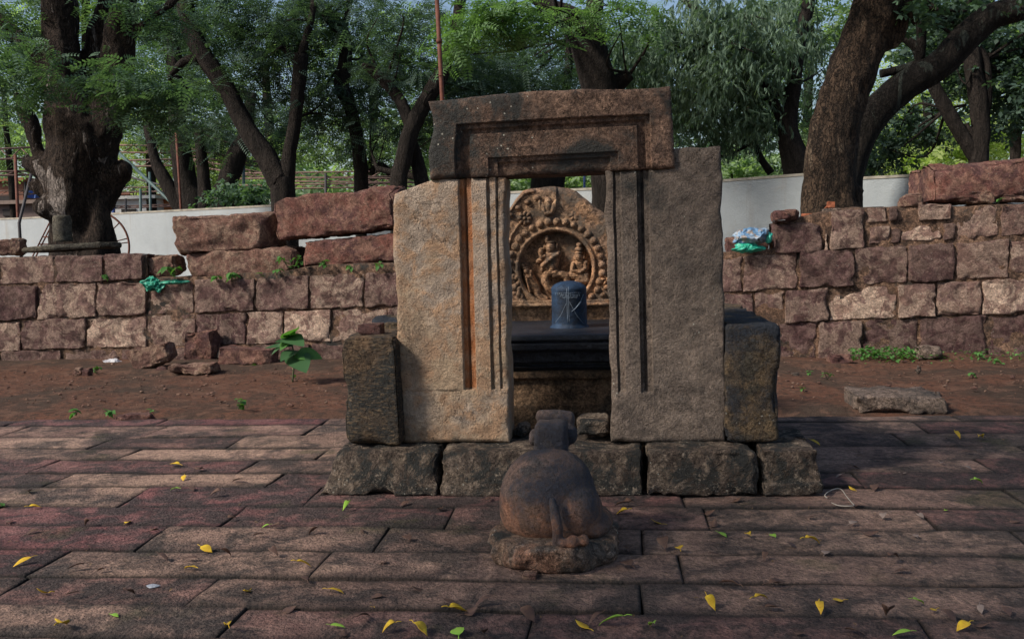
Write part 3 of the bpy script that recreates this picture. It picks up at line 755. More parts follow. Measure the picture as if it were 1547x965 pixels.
stroke([(-2, .30), (-1.5, .05)], .0016); stroke([(0.5, .31), (1, .04)], .0013)
stroke([(-3, .19), (-12, .10), (-20, .05)]); stroke([(2, .20), (12, .10), (21, .04)])
stroke([(22, .25), (18, .20), (11, .155), (5, .13)], .0025); stroke([(19, .20), (13, .165)], .003)
for row, (z, a, b) in enumerate(((.262, -20, 20), (.246, -12, 16), (.232, -8, 13))):
    x = a
    while x < b:
        w_ = R2.uniform(1.0, 2.6); h_ = R2.uniform(.004, .011)
        stroke([(x, z+h_*.5), (x+w_, z+h_*.5)], .0013); 
        if R2.random() < .8: stroke([(x+w_*.5, z+h_*.5), (x+w_*R2.uniform(.2, .8), z-h_)], .0013)
        x += w_+R2.uniform(.4, 1.3)
V, f = join(parts); mesh_obj('chalk_marks', V, f, chalk, (gc[0], YG-rg, ZA+.2), lg)

# ---- carved relief panel behind the lingam
def relief():
    YP = YA+1.18; k = ppm(YP); S = 1/4.825*k            # metres per enlarged-photo pixel
    c0 = aty(740+480/4.825, 270+650/4.825, YP)
    z_bot = ZA+.0
    def U(x): return (x-480)*S
    def Vv(y): return (650-y)*S
    zc = c0[2]
    xs = np.arange(U(-70), U(1040), .0040); zs = np.arange(z_bot-zc, Vv(55), .0040)
    X, Z = np.meshgrid(xs, zs, indexing='ij')
    # outline
    ox = [-75, -40, 0, 60, 118, 150, 190, 250, 300, 450, 580, 640, 700, 790, 850, 900, 960, 1000, 1045]
    oy = [920, 620, 440, 330, 262, 205, 150, 82, 66, 60, 72, 98, 150, 222, 270, 330, 450, 620, 920]
    topz = np.interp(X, [U(a) for a in ox], [Vv(b) for b in oy])
    P3 = np.stack([X.ravel(), X.ravel()*0, Z.ravel()], 1)
    nz = fbm(P3, 8, 4, 91).reshape(X.shape); nf = fbm(P3, 40, 3, 92).reshape(X.shape)
    R = np.hypot(X, Z); Rin = 262*S; Rr = 292*S
    h = np.zeros_like(X)
    def dome(x, y, rx, ry=None, hh=.02, ang=0, p=1.0):
        ry = ry or rx
        dx = X-U(x); dz = Z-Vv(y); ca, sa = math.cos(ang), math.sin(ang)
        a = (dx*ca+dz*sa)/(rx*S); b = (-dx*sa+dz*ca)/(ry*S)
        return hh*np.sqrt(np.clip(1-(a*a+b*b), 0, 1))**p
    def cap(pts, rad, hh):
        out = np.zeros_like(X)
        for (a, b), (c, d) in zip(pts[:-1], pts[1:]):
            ax, az, bx, bz = U(a), Vv(b), U(c), Vv(d); L = (bx-ax)**2+(bz-az)**2+1e-12
            t = np.clip(((X-ax)*(bx-ax)+(Z-az)*(bz-az))/L, 0, 1)
            dd = np.hypot(X-(ax+t*(bx-ax)), Z-(az+t*(bz-az)))
            out = np.maximum(out, hh*np.sqrt(np.clip(1-(dd/(rad*S))**2, 0, 1)))
        return out
    field = -.012 + nz*.006
    ring = np.exp(-((R-Rr*.965)/(.014))**4)*.020
    med = R < Rin
    h = np.where(med, -.085+nz*.006, field+ring)
    # bead ring
    def add(dd): return np.where(dd > 0, np.maximum(h, field+dd), h)
    nb = 34
    for i in range(nb):
        a = 2*math.pi*i/nb + .05; r = 338+5*math.sin(i*3.1)
        h = add(dome(480+r*math.cos(a), 650-r*math.sin(a), 27+3*math.sin(i*5), None, .034))
    for i in range(11):                        # broken outer garland
        a = math.radians(105+i*9.2); r = 520
        h = add(dome(480+r*math.cos(a)*.92, 650-r*math.sin(a)*1.02, 25, 20, .034))
    for i in range(7):
        a = math.radians(5-i*9); r = 395
        h = add(dome(480+r*math.cos(a), 650-r*math.sin(a), 24, 20, .028))
    # border curves
    h = add(cap([(150, 560), (140, 470), (165, 400), (215, 330)], 10, .018))
    h = add(cap([(100, 330), (130, 262), (200, 165), (265, 100), (330, 85)], 14, .026))
    # lotus
    for q in [(262, 285)]:
        for i in range(8):
            a = i*math.pi/4; h = add(dome(q[0]+34*math.cos(a), q[1]+34*math.sin(a), 20, 14, .030, -a))
        h = add(dome(q[0], q[1], 16, None, .040))
    for i in range(6):
        a = i*math.pi/3; h = add(dome(850+30*math.cos(a), 740+30*math.sin(a), 22, 11, .024, -a))
        h = add(dome(620+24*math.cos(a), 275+20*math.sin(a), 16, 10, .016, -a))
    # crowning knot of leaves
    for (x, y, a, b, t) in ((435, 195, 30, 62, 0), (400, 215, 22, 50, .3), (472, 215, 22, 50, -.3), (378, 190, 14, 45, .2), (492, 190, 14, 45, -.2), (435, 252, 38, 20, 0), (435, 180, 12, 40, 0)):
        h = add(dome(x, y, a, b, .04, t))
    for i in range(16):                         # scrolls low on both sides
        h = add(dome(165+22*math.sin(i*1.9)+i*4, 700+i*14, 24, 18, .028, i)) if i < 14 else h
    for i in range(9):
        h = add(dome(900+30*math.sin(i*2.3), 560+i*38, 26, 18, .022, i))
    # worn, broken upper right shoulder
    brk = np.clip(((X-U(510))*.75+(Z-Vv(235)))/(.09), 0, 1)*(X > U(495)); h = h*(1-brk)+(-.035-.02*nz)*brk
    # bottom border ledge and plain band
    zb = Vv(885); h = np.where(Z < zb, np.maximum(h, .030+nz*.004), h); h = np.where(Z < Vv(905), .052+nz*.004, h); h = np.where(Z < Vv(925), .02, h); h = np.where(Z < Vv(940), -.03+nz*.005, h)
    # worn edge
    e = topz-Z; h = h-np.exp(-np.clip(e, 0, 1)/.018)*.05
    h = h+nf*.0022
    Zc = np.minimum(Z, topz+nz*.01)
    V, Fc = heightfield(xs, zs, -h, .22)
    zt = np.interp(V[:, 0], [U(a) for a in ox], [Vv(b) for b in oy]); V[:, 2] = np.minimum(V[:, 2], zt+fbm(V, 7, 3, 93)*.012)
    V[:, 0] += c0[0]; V[:, 1] += YP; V[:, 2] += zc
    root = mesh_obj('relief_panel', V, Fc, M['relief'], (c0[0], YP+.1, ZA))
    tag(root, 'arched carved relief panel with a beaded round medallion behind the lingam', 'relief')
    fz = -.085
    figs = {
     'dancing_figure': [('d', 418, 440, 26, 36, .07), ('d', 440, 462, 42, 10, .078), ('d', 442, 500, 40, 48, .088), ('d', 490, 500, 14, 34, .05), ('d', 398, 500, 13, 34, .05),
        ('c', [(465, 555), (430, 565), (418, 640), (436, 675)], 46, .072), ('c', [(470, 560), (455, 620), (440, 670)], 44, .078), ('c', [(500, 550), (452, 578), (385, 632)], 24, .098),
        ('c', [(400, 560), (376, 570), (370, 530)], 22, .075), ('d', 374, 528, 28, 34, .085), ('c', [(385, 640), (378, 665)], 17, .08),
        ('c', [(404, 688), (430, 692), (478, 682)], 26, .082), ('c', [(410, 700), (398, 745), (425, 795), (452, 812)], 34, .085), ('c', [(465, 700), (520, 700), (556, 712), (560, 752)], 30, .08),
        ('c', [(350, 600), (372, 590)], 22, .06), ('d', 438, 496, 9, 16, .099)],
     'seated_figure': [('d', 655, 487, 26, 22, .06), ('d', 652, 520, 34, 20, .068), ('d', 650, 545, 36, 12, .075), ('d', 646, 580, 37, 40, .085), ('d', 612, 585, 10, 30, .055), ('d', 686, 580, 10, 34, .055),
        ('c', [(650, 625), (655, 690)], 52, .07), ('c', [(608, 630), (602, 668), (650, 684)], 23, .088), ('c', [(698, 622), (700, 658), (655, 684)], 23, .088),
        ('c', [(600, 705), (640, 715), (700, 735)], 36, .075), ('c', [(700, 705), (706, 745), (640, 752)], 33, .078), ('d', 646, 578, 8, 14, .095)],
     'attendant_figure': [('d', 236, 628, 24, 22, .06), ('d', 250, 645, 34, 11, .07), ('d', 262, 668, 30, 30, .078), ('c', [(290, 680), (300, 720)], 22, .065), ('d', 280, 715, 24, 22, .075),
        ('c', [(270, 700), (300, 760), (330, 810)], 44, .06), ('c', [(262, 710), (275, 770), (285, 820)], 12, .085), ('c', [(320, 790), (350, 850), (400, 885)], 30, .06), ('c', [(300, 780), (330, 850), (380, 890)], 24, .055)],
    }
    for nm, sh in figs.items():
        g = np.zeros_like(X)
        for t in sh:
            g = np.maximum(g, dome(*t[1:5], hh=t[5]) if t[0] == 'd' else cap(t[1], t[2], t[3]))
        # facial features and folds as fine carving
        g = np.where(g > 0, g+nf*.0025+.003*np.sin(Z*420)*(g > .05), g)
        H_ = np.where(g > .0005, fz+g, fz-.03)
        keep = g > .0005
        k2 = keep.copy(); k2[1:, :] |= keep[:-1, :]; k2[:-1, :] |= keep[1:, :]; k2[:, 1:] |= keep[:, :-1]; k2[:, :-1] |= keep[:, 1:]
        i = np.arange(X.size).reshape(X.shape)
        q = np.stack([i[:-1, :-1], i[1:, :-1], i[1:, 1:], i[:-1, 1:]], -1); m = k2[:-1, :-1] & k2[1:, :-1] & k2[1:, 1:] & k2[:-1, 1:]
        q = q[m]; u, inv = np.unique(q, return_inverse=True)
        Vf = np.stack([X.ravel()+c0[0], YP-H_.ravel(), Z.ravel()+zc], 1)[u]
        mesh_obj(nm, Vf, inv.reshape(-1, 4), M['relief'], (Vf[:, 0].mean(), YP+.08, Vf[:, 2].min()), root)
relief()

# stones seen low in the doorway, behind the bull
rock('threshold_stone', 'low rounded stone on the threshold by the dark door jamb', M['base'], 895, 648, 50, 26, YJ+.08, .3, seed=95, cuts=2, bevel=.03)
rock('threshold_stone', 'dark low stone on the threshold behind the bull head', M['base'], 785, 655, 26, 22, YJ+.12, .25, seed=96, cuts=2, bevel=.03)

# ================================================================== BULL STATUE (seen from behind)
def bull():
    Y0 = atz(838, 866)[1]; D = Y0+.24; k = ppm(Y0+.2)
    c = atz(832, 840); cx = aty(832, 760, D)[0]
    def W(px, py, Y=D): return aty(px, py, Y)
    root = empty('bull_statue', (cx, D, 0)); tag(root, 'small seated stone bull seen from behind in front of the doorway', 'statue')
    # plinth: octagonal rough slab
    zt = W(832, 812, D)[2]; zt = .17
    pts = [(742, .10), (752, -.13), (790, -.27), (868, -.285), (932, -.07), (928, .25), (880, .47), (790, .48), (750, .38)]
    poly = [(W(a, 840, D)[0], D+b) for a, b in pts]; cxp = np.mean([p[0] for p in poly]); cyp = np.mean([p[1] for p in poly])
    rings = []; seg = 200
    ang = np.linspace(0, 2*np.pi, seg, endpoint=False)
    pa = np.array(poly)-[cxp, cyp]
    def radius(a):
        r = 9
        d = np.array([math.cos(a), math.sin(a)])
        for i in range(len(pa)):
            p, q = pa[i], pa[(i+1) % len(pa)]; e = q-p
            den = d[0]*(-e[1])+d[1]*e[0]
            M2 = np.array([[d[0], -e[0]], [d[1], -e[1]]])
            if abs(np.linalg.det(M2)) < 1e-9: continue
            t, s_ = np.linalg.solve(M2, p)
            if t > 0 and -.001 <= s_ <= 1.001: r = min(r, t)
        return r
    rad = np.array([radius(a) for a in ang])
    lv = [(0.0, .93), (.012, .97), (.03, .99), (.05, 1.0), (.07, 1.0), (.09, .99), (.104, .975), (.113, .95), (.118, .90), (.119, .8), (.12, .7), (.121, .5), (.122, .25), (.122, .02)]
    V = []
    for z, sca in lv:
        for a, r in zip(ang, rad): V.append((cxp+r*sca*math.cos(a), cyp+r*sca*math.sin(a), z))
    i = np.arange(len(lv)*seg).reshape(len(lv), seg); f = []
    for a in range(len(lv)-1):
        for j in range(seg): f.append((i[a, j], i[a, (j+1) % seg], i[a+1, (j+1) % seg], i[a+1, j]))
    f.append(tuple(i[0][::-1])); f.append(tuple(i[-1])); V = np.array(V)
    dd = V-np.array([cxp, cyp, .08]); dd /= np.linalg.norm(dd, axis=1, keepdims=True)
    V = V+dd*((fbm(V, 7, 4, 101)*.040+fbm(V, 18, 4, 102)*.028))[:, None]; V[:, 2] += .004
    mesh_obj('plinth', V, f, M['bull_base'], (cxp, cyp, 0), root)
    # body
    zb = .115
    top = W(832, 682, D+.02)[2]
    rx = 76*ppm(D); bc = W(829, 760, D)
    H = top-zb
    parts = []
    # rump: stacked super-ellipse profile
    prof = [(0.0, .84), (.06, .92), (.16, .985), (.26, 1.0), (.38, 1.0), (.5, .985), (.62, .93), (.72, .86), (.81, .76), (.88, .65), (.94, .50), (.98, .32), (1.0, .08)]
    t = np.array([p[0] for p in prof]); r = np.array([p[1] for p in prof]); ts = np.linspace(0, 1, 30)
    rs = np.interp(ts, t, r); lathe_p = [(rx*a, H*b) for a, b in zip(rs, ts)]
    V, f = lathe(lathe_p, 48, bc[0]-.012, D+.06, zb, 0, 0)
    V[:, 1] = (V[:, 1]-(D+.06))*.95+(D+.085); V[:, 0] += (V[:, 2]-zb)*.02
    parts.append((V, f))
    parts.append(ellipsoid((bc[0]+.01, D+.36, zb+.12), (rx*.80, .28, .15))); parts.append(ellipsoid((bc[0], D+.24, zb+.30), (.062, .09, .20)))       # belly and chest going forward
    parts.append(ellipsoid((W(868, 800, D)[0], D+.03, zb+.10), (.135, .19, .16)))   # haunch on the right
    parts.append(ellipsoid((W(895, 822, D)[0], D+.10, zb+.035), (.10, .22, .065)))
    # tail / hind leg coming down to the hoof
    pl = [W(834, 752, D-.165), W(838, 775, D-.20), W(842, 795, D-.22), W(842, 815, D-.205), W(842, 828, D-.19)]
    pl[-1][2] = max(pl[-1][2], zb-.01)
    Vt, ft = tube(spline(pl, 5), np.interp(np.linspace(0, 1, 21), [0, .3, .8, 1], [.016, .026, .024, .030]), 12); parts.append((Vt, ft))
    for (px, py, a, b, cc, dy) in ((864, 822, .032, .05, .030, -.21), (882, 824, .026, .045, .026, -.19), (852, 828, .022, .035, .018, -.225)):
        q = W(px, py, D+dy); parts.append(ellipsoid((q[0], q[1], zb+.024), (a, b, cc)))
    V, Fc, N = fuse(parts, .0085, 2, .5)
    n = fbm(V, 5, 4, 111)*.004+fbm(V, 28, 3, 113)*.0030
    V = V+N*n[:, None]
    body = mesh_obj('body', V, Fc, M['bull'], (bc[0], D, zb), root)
    # hump block, head behind with horns
    YH = D+.20
    q = W(833, 662, YH); w_ = 50*ppm(YH); h_ = 62*ppm(YH)
    P, Fq = block((w_, .17, h_), 115, .03, .003, .004, .012, 3, .004)
    P[:, 0] *= 1+.10*np.clip(-P[:, 2]/h_, 0, 1)
    hp = (P+np.array([q[0], YH, q[2]-.012]))
    V, Fc2, N = fuse([(hp, [tuple(a) for a in Fq])], .010, 2, .5); V = V+N*(fbm(V, 22, 3, 117)*.004)[:, None]
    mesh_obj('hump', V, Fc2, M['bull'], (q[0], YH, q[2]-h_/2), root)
    YK = YH+.17; parts = []
    a = W(815, 630, YK); b = W(862, 632, YK)
    parts.append(tube(spline([a, (a+b)/2+np.array([0, 0, .006]), b], 5), .038, 16)); parts.append(ellipsoid(a, (.022, .036, .036))); parts.append(ellipsoid(b, (.024, .040, .040)))
    q1 = W(838, 655, YK); parts.append(ellipsoid(q1, (.085, .09, .065)))
    for px, py, rr in ((810, 660, .040), (860, 656, .046), (806, 664, .026)):
        qq = W(px, py, YK-.02); parts.append(ellipsoid(qq, (rr*.95, .06, rr*1.15)))
    qn = W(836, 676, YK-.06); parts.append(ellipsoid(qn, (.075, .09, .09)))
    V, Fc2, N = fuse(parts, .010, 3, .5); V = V+N*(fbm(V, 18, 3, 118)*.004)[:, None]
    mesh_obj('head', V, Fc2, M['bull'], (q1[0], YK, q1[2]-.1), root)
bull()

# ================================================================== STONE WALL BEHIND
def YW(px): return 13.2 - .8*px/1547.0
def lineat(pts, x): return float(np.interp(x, [p[0] for p in pts], [p[1] for p in pts]))
L1 = [(-400, 443), (0, 431), (600, 411), (1093, 387), (1547, 360), (2000, 333)]
L2 = [(-400, 499), (0, 485), (600, 463), (1093, 443), (1547, 419), (2000, 395)]
L3 = [(-400, 542), (0, 531), (600, 515), (1093, 491), (1547, 474), (2000, 457)]
L4 = [(-400, 588), (0, 577), (600, 567), (1093, 556), (1547, 552), (2000, 546)]
mv, mf, mt, mn = [], [], [], [0]
RW = random.Random(11)
TONES = [(.50, .15, .5), (.42, .55, .35), (.36, .95, .1), (.52, .25, .75), (.46, .4, .5), (.40, .8, .3), (.55, .1, .65), (.47, .6, .55)]
def mblock(x0, x1, yt0, yt1, yb0, yb1, seed, tone=None, proud=0.0, depth=.42, gap=.6, tone_i=None):
    c = [aty(x0+gap, yt0+gap, YW(x0)), aty(x1-gap, yt1+gap, YW(x1)), aty(x0+gap, yb0-gap, YW(x0)), aty(x1-gap, yb1-gap, YW(x1))]
    w = np.linalg.norm((c[1]-c[0])); h = (c[0][2]-c[2][2]+c[1][2]-c[3][2])/2
    if w < .03 or h < .03: return
    P, Fc = block((w, depth, h), seed, min(.020, h*.3), .022, .036, .026, 2.2, .012, ridge=.035)
    u = P[:, 0]/w+.5; v = P[:, 2]/h+.5
    top = c[0][None]*(1-u)[:, None]+c[1][None]*u[:, None]; bot = c[2][None]*(1-u)[:, None]+c[3][None]*u[:, None]
    Q = bot*(1-v)[:, None]+top*v[:, None]; Q[:, 1] += P[:, 1]+depth/2-proud
    t = tone or RW.choice(TONES); t = (t[0]+RW.uniform(-.05, .05), t[1], t[2])
    mv.append(Q); mf.append(Fc+mn[0]); mt.append(np.tile(np.array(t), (len(Q), 1))); mn[0] += len(Q)
def row(la, lb, joints, tones, s0):
    for i, (a, b) in enumerate(zip(joints[:-1], joints[1:])):
        ja = RW.uniform(-1, 1)
        mblock(a, b, lineat(la, a)+ja, lineat(la, b)+ja, lineat(lb, a), lineat(lb, b), s0+i, tones.get(a), RW.uniform(-.02, .03))
DK = (.34, .95, .05); PK = (.50, .35, .7); TN = (.62, .0, 1.0); PU = (.42, .7, .3); MI = (.45, .45, .45)
row(L1, L2, [-300, -190, -90, -20, 56, 145, 222, 292, 385, 467, 550, 620, 700, 790, 870, 960, 1040, 1122, 1207, 1292, 1373, 1443, 1526, 1610, 1700, 1790, 1870, 1960, 2040], {-20: DK, 56: PK, 145: MI, 222: PK, 292: PU, 385: PU, 467: PK, 550: PU, 1040: PU, 1122: (.5, .4, .4), 1207: DK, 1292: (.4, .6, .35), 1373: (.36, .8, .1), 1443: (.48, .1, .3)}, 300)
row(L2, L3, [-320, -230, -130, -50, 31, 130, 222, 295, 371, 428, 500, 585, 660, 750, 830, 910, 990, 1060, 1139, 1186, 1253, 1356, 1414, 1484, 1570, 1660, 1760, 1860, 1950, 2040], {-50: PK, 31: PU, 130: TN, 222: PK, 295: (.36, .9, .3), 371: PK, 428: TN, 500: PK, 1139: MI, 1186: (.42, .75, .4), 1253: TN, 1356: (.5, .25, .6), 1414: (.48, .2, .4), 1484: TN}, 340)
row(L3, L4, [-300, -200, -100, 0, 92, 180, 290, 380, 470, 560, 650, 740, 830, 920, 1010, 1090, 1177, 1235, 1303, 1390, 1492, 1580, 1680, 1780, 1880, 2040], {a: (.33, .7, .2) for a in (-100, 0, 92, 180, 290, 380, 470)} | {1177: DK, 1235: (.38, .7, .4), 1303: (.34, .9, .35), 1390: DK, 1492: DK}, 380)
T0 = [(-400, 399), (0, 387), (215, 384)]
row(T0, L1, [-310, -200, -100, -5, 82, 156, 217], {-5: MI, 82: (.38, .7, .2), 156: (.36, .8, .1)}, 420)
# irregular upper courses of the right stretch
for i, (x0, x1, a, b, c, d, t) in enumerate([
    (1171, 1243, 337, 336, 384, 381, (.34, .9, .15)), (1244, 1252, 352, 350, 380, 379, (.6, .05, .9)), (1254, 1307, 318, 315, 380, 377, (.46, .45, .45)),
    (1309, 1341, 313, 311, 338, 336, (.5, .1, .5)), (1311, 1346, 342, 341, 371, 368, (.52, .1, .7)), (1388, 1439, 309, 307, 335, 333, (.5, .15, .5)),
    (1362, 1424, 341, 337, 366, 362, (.66, .0, .95)), (1446, 1511, 310, 307, 364, 357, (.5, .05, .3)), (1512, 1585, 308, 303, 358, 352, (.42, .3, .2)),
    (1586, 1690, 303, 298, 352, 346, MI), (1346, 1362, 346, 345, 368, 368, (.3, .6, 0)), (1343, 1357, 313, 312, 337, 336, (.25, .6, 0)), (1425, 1445, 338, 337, 364, 362, (.3, .5, .1)), (1691, 1790, 298, 292, 346, 340, PK),
    (1791, 1900, 292, 286, 340, 334, MI), (1901, 2040, 286, 280, 334, 326, PU),
    (1172, 1200, 334, 333, 340, 339, (.3, .5, .0))]):
    mblock(x0, x1, a, b, c, d, 450+i, t, RW.uniform(-.02, .02))
sw = empty('stone_wall', (aty(773, 540, YW(773))[0], YW(773), 0)); tag(sw, 'old wall of large squared purple and tan sandstone blocks with earthy joints', 'stone wall')
mesh_obj('masonry', np.vstack(mv), np.vstack(mf), M['masonry'], parent_loc(sw)[:], sw, tint=np.vstack(mt))
# earth and mortar core showing in the joints
def core(x0, x1, top, setb=.032, thick=.55):
    n = 60; xs = np.linspace(x0, x1, n); V = []
    for x in xs:
        y = lineat(top, x); a = aty(x, y, YW(x)+setb)
        for zz in np.linspace(-.3, a[2], 14): V.append((a[0], a[1], zz))
        for t in np.linspace(.1, 1, 6): V.append((a[0], a[1]+t*thick, a[2]+.01))
        V.append((a[0], a[1]+thick, -.3))
    V = np.array(V); m = 21; V = V+np.stack([V[:, 0]*0, fbm(V, 5, 4, 7)*.03, (V[:, 2] > .3)*fbm(V, 4, 4, 8)*.035], 1)
    i = np.arange(n*m).reshape(n, m)
    q = np.stack([i[:-1, :-1], i[1:, :-1], i[1:, 1:], i[:-1, 1:]], -1).reshape(-1, 4)
    return V, q
c1 = core(-400, 222, [(-400, 403), (222, 388)]); c2 = core(214, 1180, [(214, 421), (280, 419), (440, 410), (470, 402), (600, 398), (1093, 383), (1180, 378)]); c3 = core(1172, 2036, [(1172, 340), (1250, 320), (1300, 314), (1547, 309), (2000, 284)])
V, f = join([c1, c2, c3]); mesh_obj('mortar', V, np.array(f), M['mortar'], parent_loc(sw)[:], sw)

# ---- loose boulders and slabs on and before the wall
G1 = 'loose sandstone blocks piled on the wall'
Yb = YW(350)+.06
rock('boulder', 'tan boulder with a pale broken end, upper one of the pair above the green net', M['tan_rock'], 335, 352, 162, 62, Yb, .7, rot=-3, seed=201, group=G1, cuts=7, low=.03, rz=6)
rock('boulder', 'long brown slab with white scrapes beneath the pale-ended boulder', M['tan_rock'], 363, 399, 176, 46, Yb-.02, .65, rot=-2.5, seed=202, group=G1, cuts=5, low=.03)
rock('boulder', 'biggest dark red boulder, topmost of the pile beside the pale jamb', M['red_rock'], 507, 322, 196, 68, Yb, .9, rot=-4, seed=203, group=G1, cuts=6, low=.03, rz=-4)
rock('boulder', 'purplish slab lying under the biggest dark red boulder', M['red_rock'], 530, 379, 160, 44, Yb, .8, rot=-3.5, seed=204, group=G1, cuts=5, low=.03)
rock('boulder', 'brown lump of stone above the green net', M['tan_rock'], 240, 401, 56, 34, Yb+.05, .4, seed=205, group=G1, cuts=6, low=.05)
rock('boulder', 'small flat stone tucked under the purplish slab', M['red_rock'], 560, 404, 60, 14, Yb+.02, .3, seed=206, group=G1, cuts=4, low=.02, bevel=.03)
rock('boulder', 'reddish pointed stone beside the grey slab on the wall', M['tan_rock'], 8, 374, 42, 30, YW(8)+.1, .3, seed=207, group=G1, cuts=8, low=.05)
Yr = YW(1450)+.05
rock('boulder', 'huge rust red boulder resting on small stones over the wall', M['red_rock'], 1500, 272, 176, 58, Yr, .9, rot=-2, seed=208, group=G1, cuts=6, low=.03, rz=3)
rock('boulder', 'orange brown wedge stone propping the huge rust red boulder', M['tan_rock'], 1476, 299, 56, 20, Yr-.04, .35, seed=209, group=G1, cuts=5, low=.03, bevel=.04)
rock('boulder', 'rounded orange and black cobble alone on the wall top', M['tan_rock'], 1380, 303, 32, 22, Yr, .25, seed=210, group=G1, cuts=6, low=.03, bevel=.05)
rock('boulder', 'flat oval purple stone near the rugged tree foot', M['red_rock'], 1189, 326, 42, 18, Yr-.05, .3, rot=-6, seed=211, group=G1, cuts=3, low=.03, bevel=.06)
rock('boulder', 'thin flat stone under the outer end of the huge boulder', M['tan_rock'], 1538, 299, 50, 12, Yr, .4, seed=212, group=G1, cuts=3, low=.02, bevel=.03)
rock('brick_fragment', 'small orange brick piece at the foot of the rugged tree', M['brick'], 1255, 309, 14, 11, YW(1255)+.2, .12, seed=213, cuts=3, bevel=.01, low=.01, rough=.006, cat='brick')
rock('brick_fragment', 'pale tan chip under the orange brick piece', M['pale_rock'], 1258, 319, 26, 8, YW(1255)+.15, .15, seed=214, cuts=3, bevel=.01, low=.01, rough=.006, cat='brick')
rock('brick_fragment', 'flat red brick sliver lying on the wall by the oval stone', M['brick'], 1222, 326, 18, 7, YW(1220)+.1, .12, seed=215, cuts=3, bevel=.01, low=.01, rough=.006, cat='brick')
rock('brick_fragment', 'small pink chip beside the red brick sliver', M['pale_rock'], 1228, 330, 10, 9, YW(1220)+.03, .08, seed=216, cuts=3, bevel=.01, low=.01, rough=.004, cat='brick')
for i, (px, py, w, h, lab) in enumerate([(1108, 366, 22, 20, 'dark red stone behind the plastic bag'), (1134, 361, 34, 12, 'brown flat stone above the plastic bag'), (1158, 357, 18, 9, 'small grey stone at the far end of the rubble ledge'), (1150, 368, 26, 12, 'brown rubble stone just behind the plastic bag')]):
    rock('rubble_stone', lab, M['red_rock'], px, py+4, w, h+6, YW(1130)+.12, .25, seed=220+i, cuts=5, bevel=.03, low=.03)
def ground_rock(label, mat, px, ybot, w, h, seed, dep=None, rot=0, rz=0, name='rubble_stone', cuts=6, **kw):
    Y = atz(px, ybot, .02)[1]
    Y = min(Y, YW(px)-.05-(dep or w*.5*ppm(Y))) if ybot < 575 else Y
    return rock(name, label, mat, px, ybot-h/2+1, w, h, Y, dep, rot, seed, rz=rz, cuts=cuts, bevel=.03, low=.04, cutdepth=.18, sink=-.02+.03*min(1, max(0, (Y-9.3)/3)), **kw)
ground_rock('broad tilted grey red stone leaning on the wall foot by the white scrap', M['tan_rock'], 222, 560, 74, 36, 231, .35, rot=-14)
ground_rock('upright pyramid shaped red stone against the wall', M['red_rock'], 294, 546, 54, 50, 232, .35)
ground_rock('pale slanting stone chip beside the pyramid shaped stone', M['pale_rock'], 352, 530, 62, 20, 233, .3, rot=6)
ground_rock('thick rectangular red slab lying before the slanting chip', M['red_rock'], 368, 554, 88, 28, 234, .4, rot=2, cuts=3)
ground_rock('low flat red stone in front of the pyramid shaped one', M['tan_rock'], 286, 566, 74, 17, 235, .3)
ground_rock('brown brick end on the dirt near the white scrap', M['tan_rock'], 114, 568, 17, 15, 236, .12, cuts=2)
ground_rock('dark brick end next to the brown one', M['red_rock'], 128, 568, 14, 13, 237, .12, cuts=2)
ground_rock('small dark stone under the broad tilted stone', M['red_rock'], 240, 562, 18, 10, 238, .12)
ground_rock('rust red stone beside the green weeds at the wall foot', M['red_rock'], 1273, 551, 34, 16, 239, .25)
ground_rock('angular pale stone at the wall foot', M['pale_rock'], 1404, 544, 36, 20, 240, .25, rot=-8)
ground_rock('purplish stone set in the dirt along the paving edge', M['red_rock'], 200, 632, 56, 10, 241, .25)
ground_rock('small pink pebble on the dirt beyond the mossy slab', M['pale_rock'], 1203, 566, 12, 7, 242, .06)
ground_rock('small pinkish stone below the angular pale stone', M['pale_rock'], 1390, 563, 15, 8, 243, .1)
Yq = atz(1362, 614, .02)[1]
rock('step_stone', 'worn flat topped stone block lying on the dirt at the paving edge', M['pale_rock'], 1363, 603, 130, 30, Yq, .6, seed=245, cuts=0, bevel=.03, low=.01, chip=.04, sink=-.07)
# scattered pebbles on the dirt: nobody could count them
def scatter_pebbles():
    R = np.random.RandomState(8); V, Fs, n = [], [], 0
    for i in range(1600):
        x = R.uniform(-8, 8); y = R.uniform(9.2, 12.8); r = abs(R.normal(0, .007))+.004
        v, f = ellipsoid((x, y, .0+ .02*(y-9.2)/3), (r*R.uniform(.8, 1.6), r, r*.6), None, 6, 4)
        v = v+R.normal(0, r*.12, v.shape); V.append(v); Fs += [tuple(q+n for q in a) for a in f]; n += len(v)
    tag(mesh_obj('pebbles', np.vstack(V), Fs, M['tan_rock']), 'small pebbles and stone crumbs scattered over the dirt', kind='stuff')
scatter_pebbles()

# grey slab with a stub on the wall
Ys = YW(95)+.12
P, Fc = block((118*ppm(Ys), .75, .085), 251, .03, .006, .02, .02, 2, .01)
P[:, 2] += P[:, 0]*.045; P[:, 1] *= 1-.5*np.clip(P[:, 0]/.5, 0, 1)
P[:, 0] += P[:, 1]*.35; c = aty(95, 374, Ys); c = c+np.array([0, .38, 0])
P = P+c; tag(mesh_obj('altar_slab', P, Fc, M['yoni'], (c[0], c[1], P[:, 2].min())), 'grey green flat slab tilted on the wall top before the massive tree', 'stone slab')
c = aty(95, 362, Ys+.35); rr = 14*ppm(Ys+.35)
V, f = lathe([(rr*1.02, -.03), (rr, .0), (rr*.99, .15), (rr*.98, .30), (rr*.93, .335), (rr*.8, .345), (.01, .35)], 28, c[0], c[1], c[2], 252, .012)
tag(mesh_obj('stone_stub', V, f, M['yoni'], (c[0], c[1], c[2])), 'worn grey cylindrical stone standing on the tilted slab', 'stone')

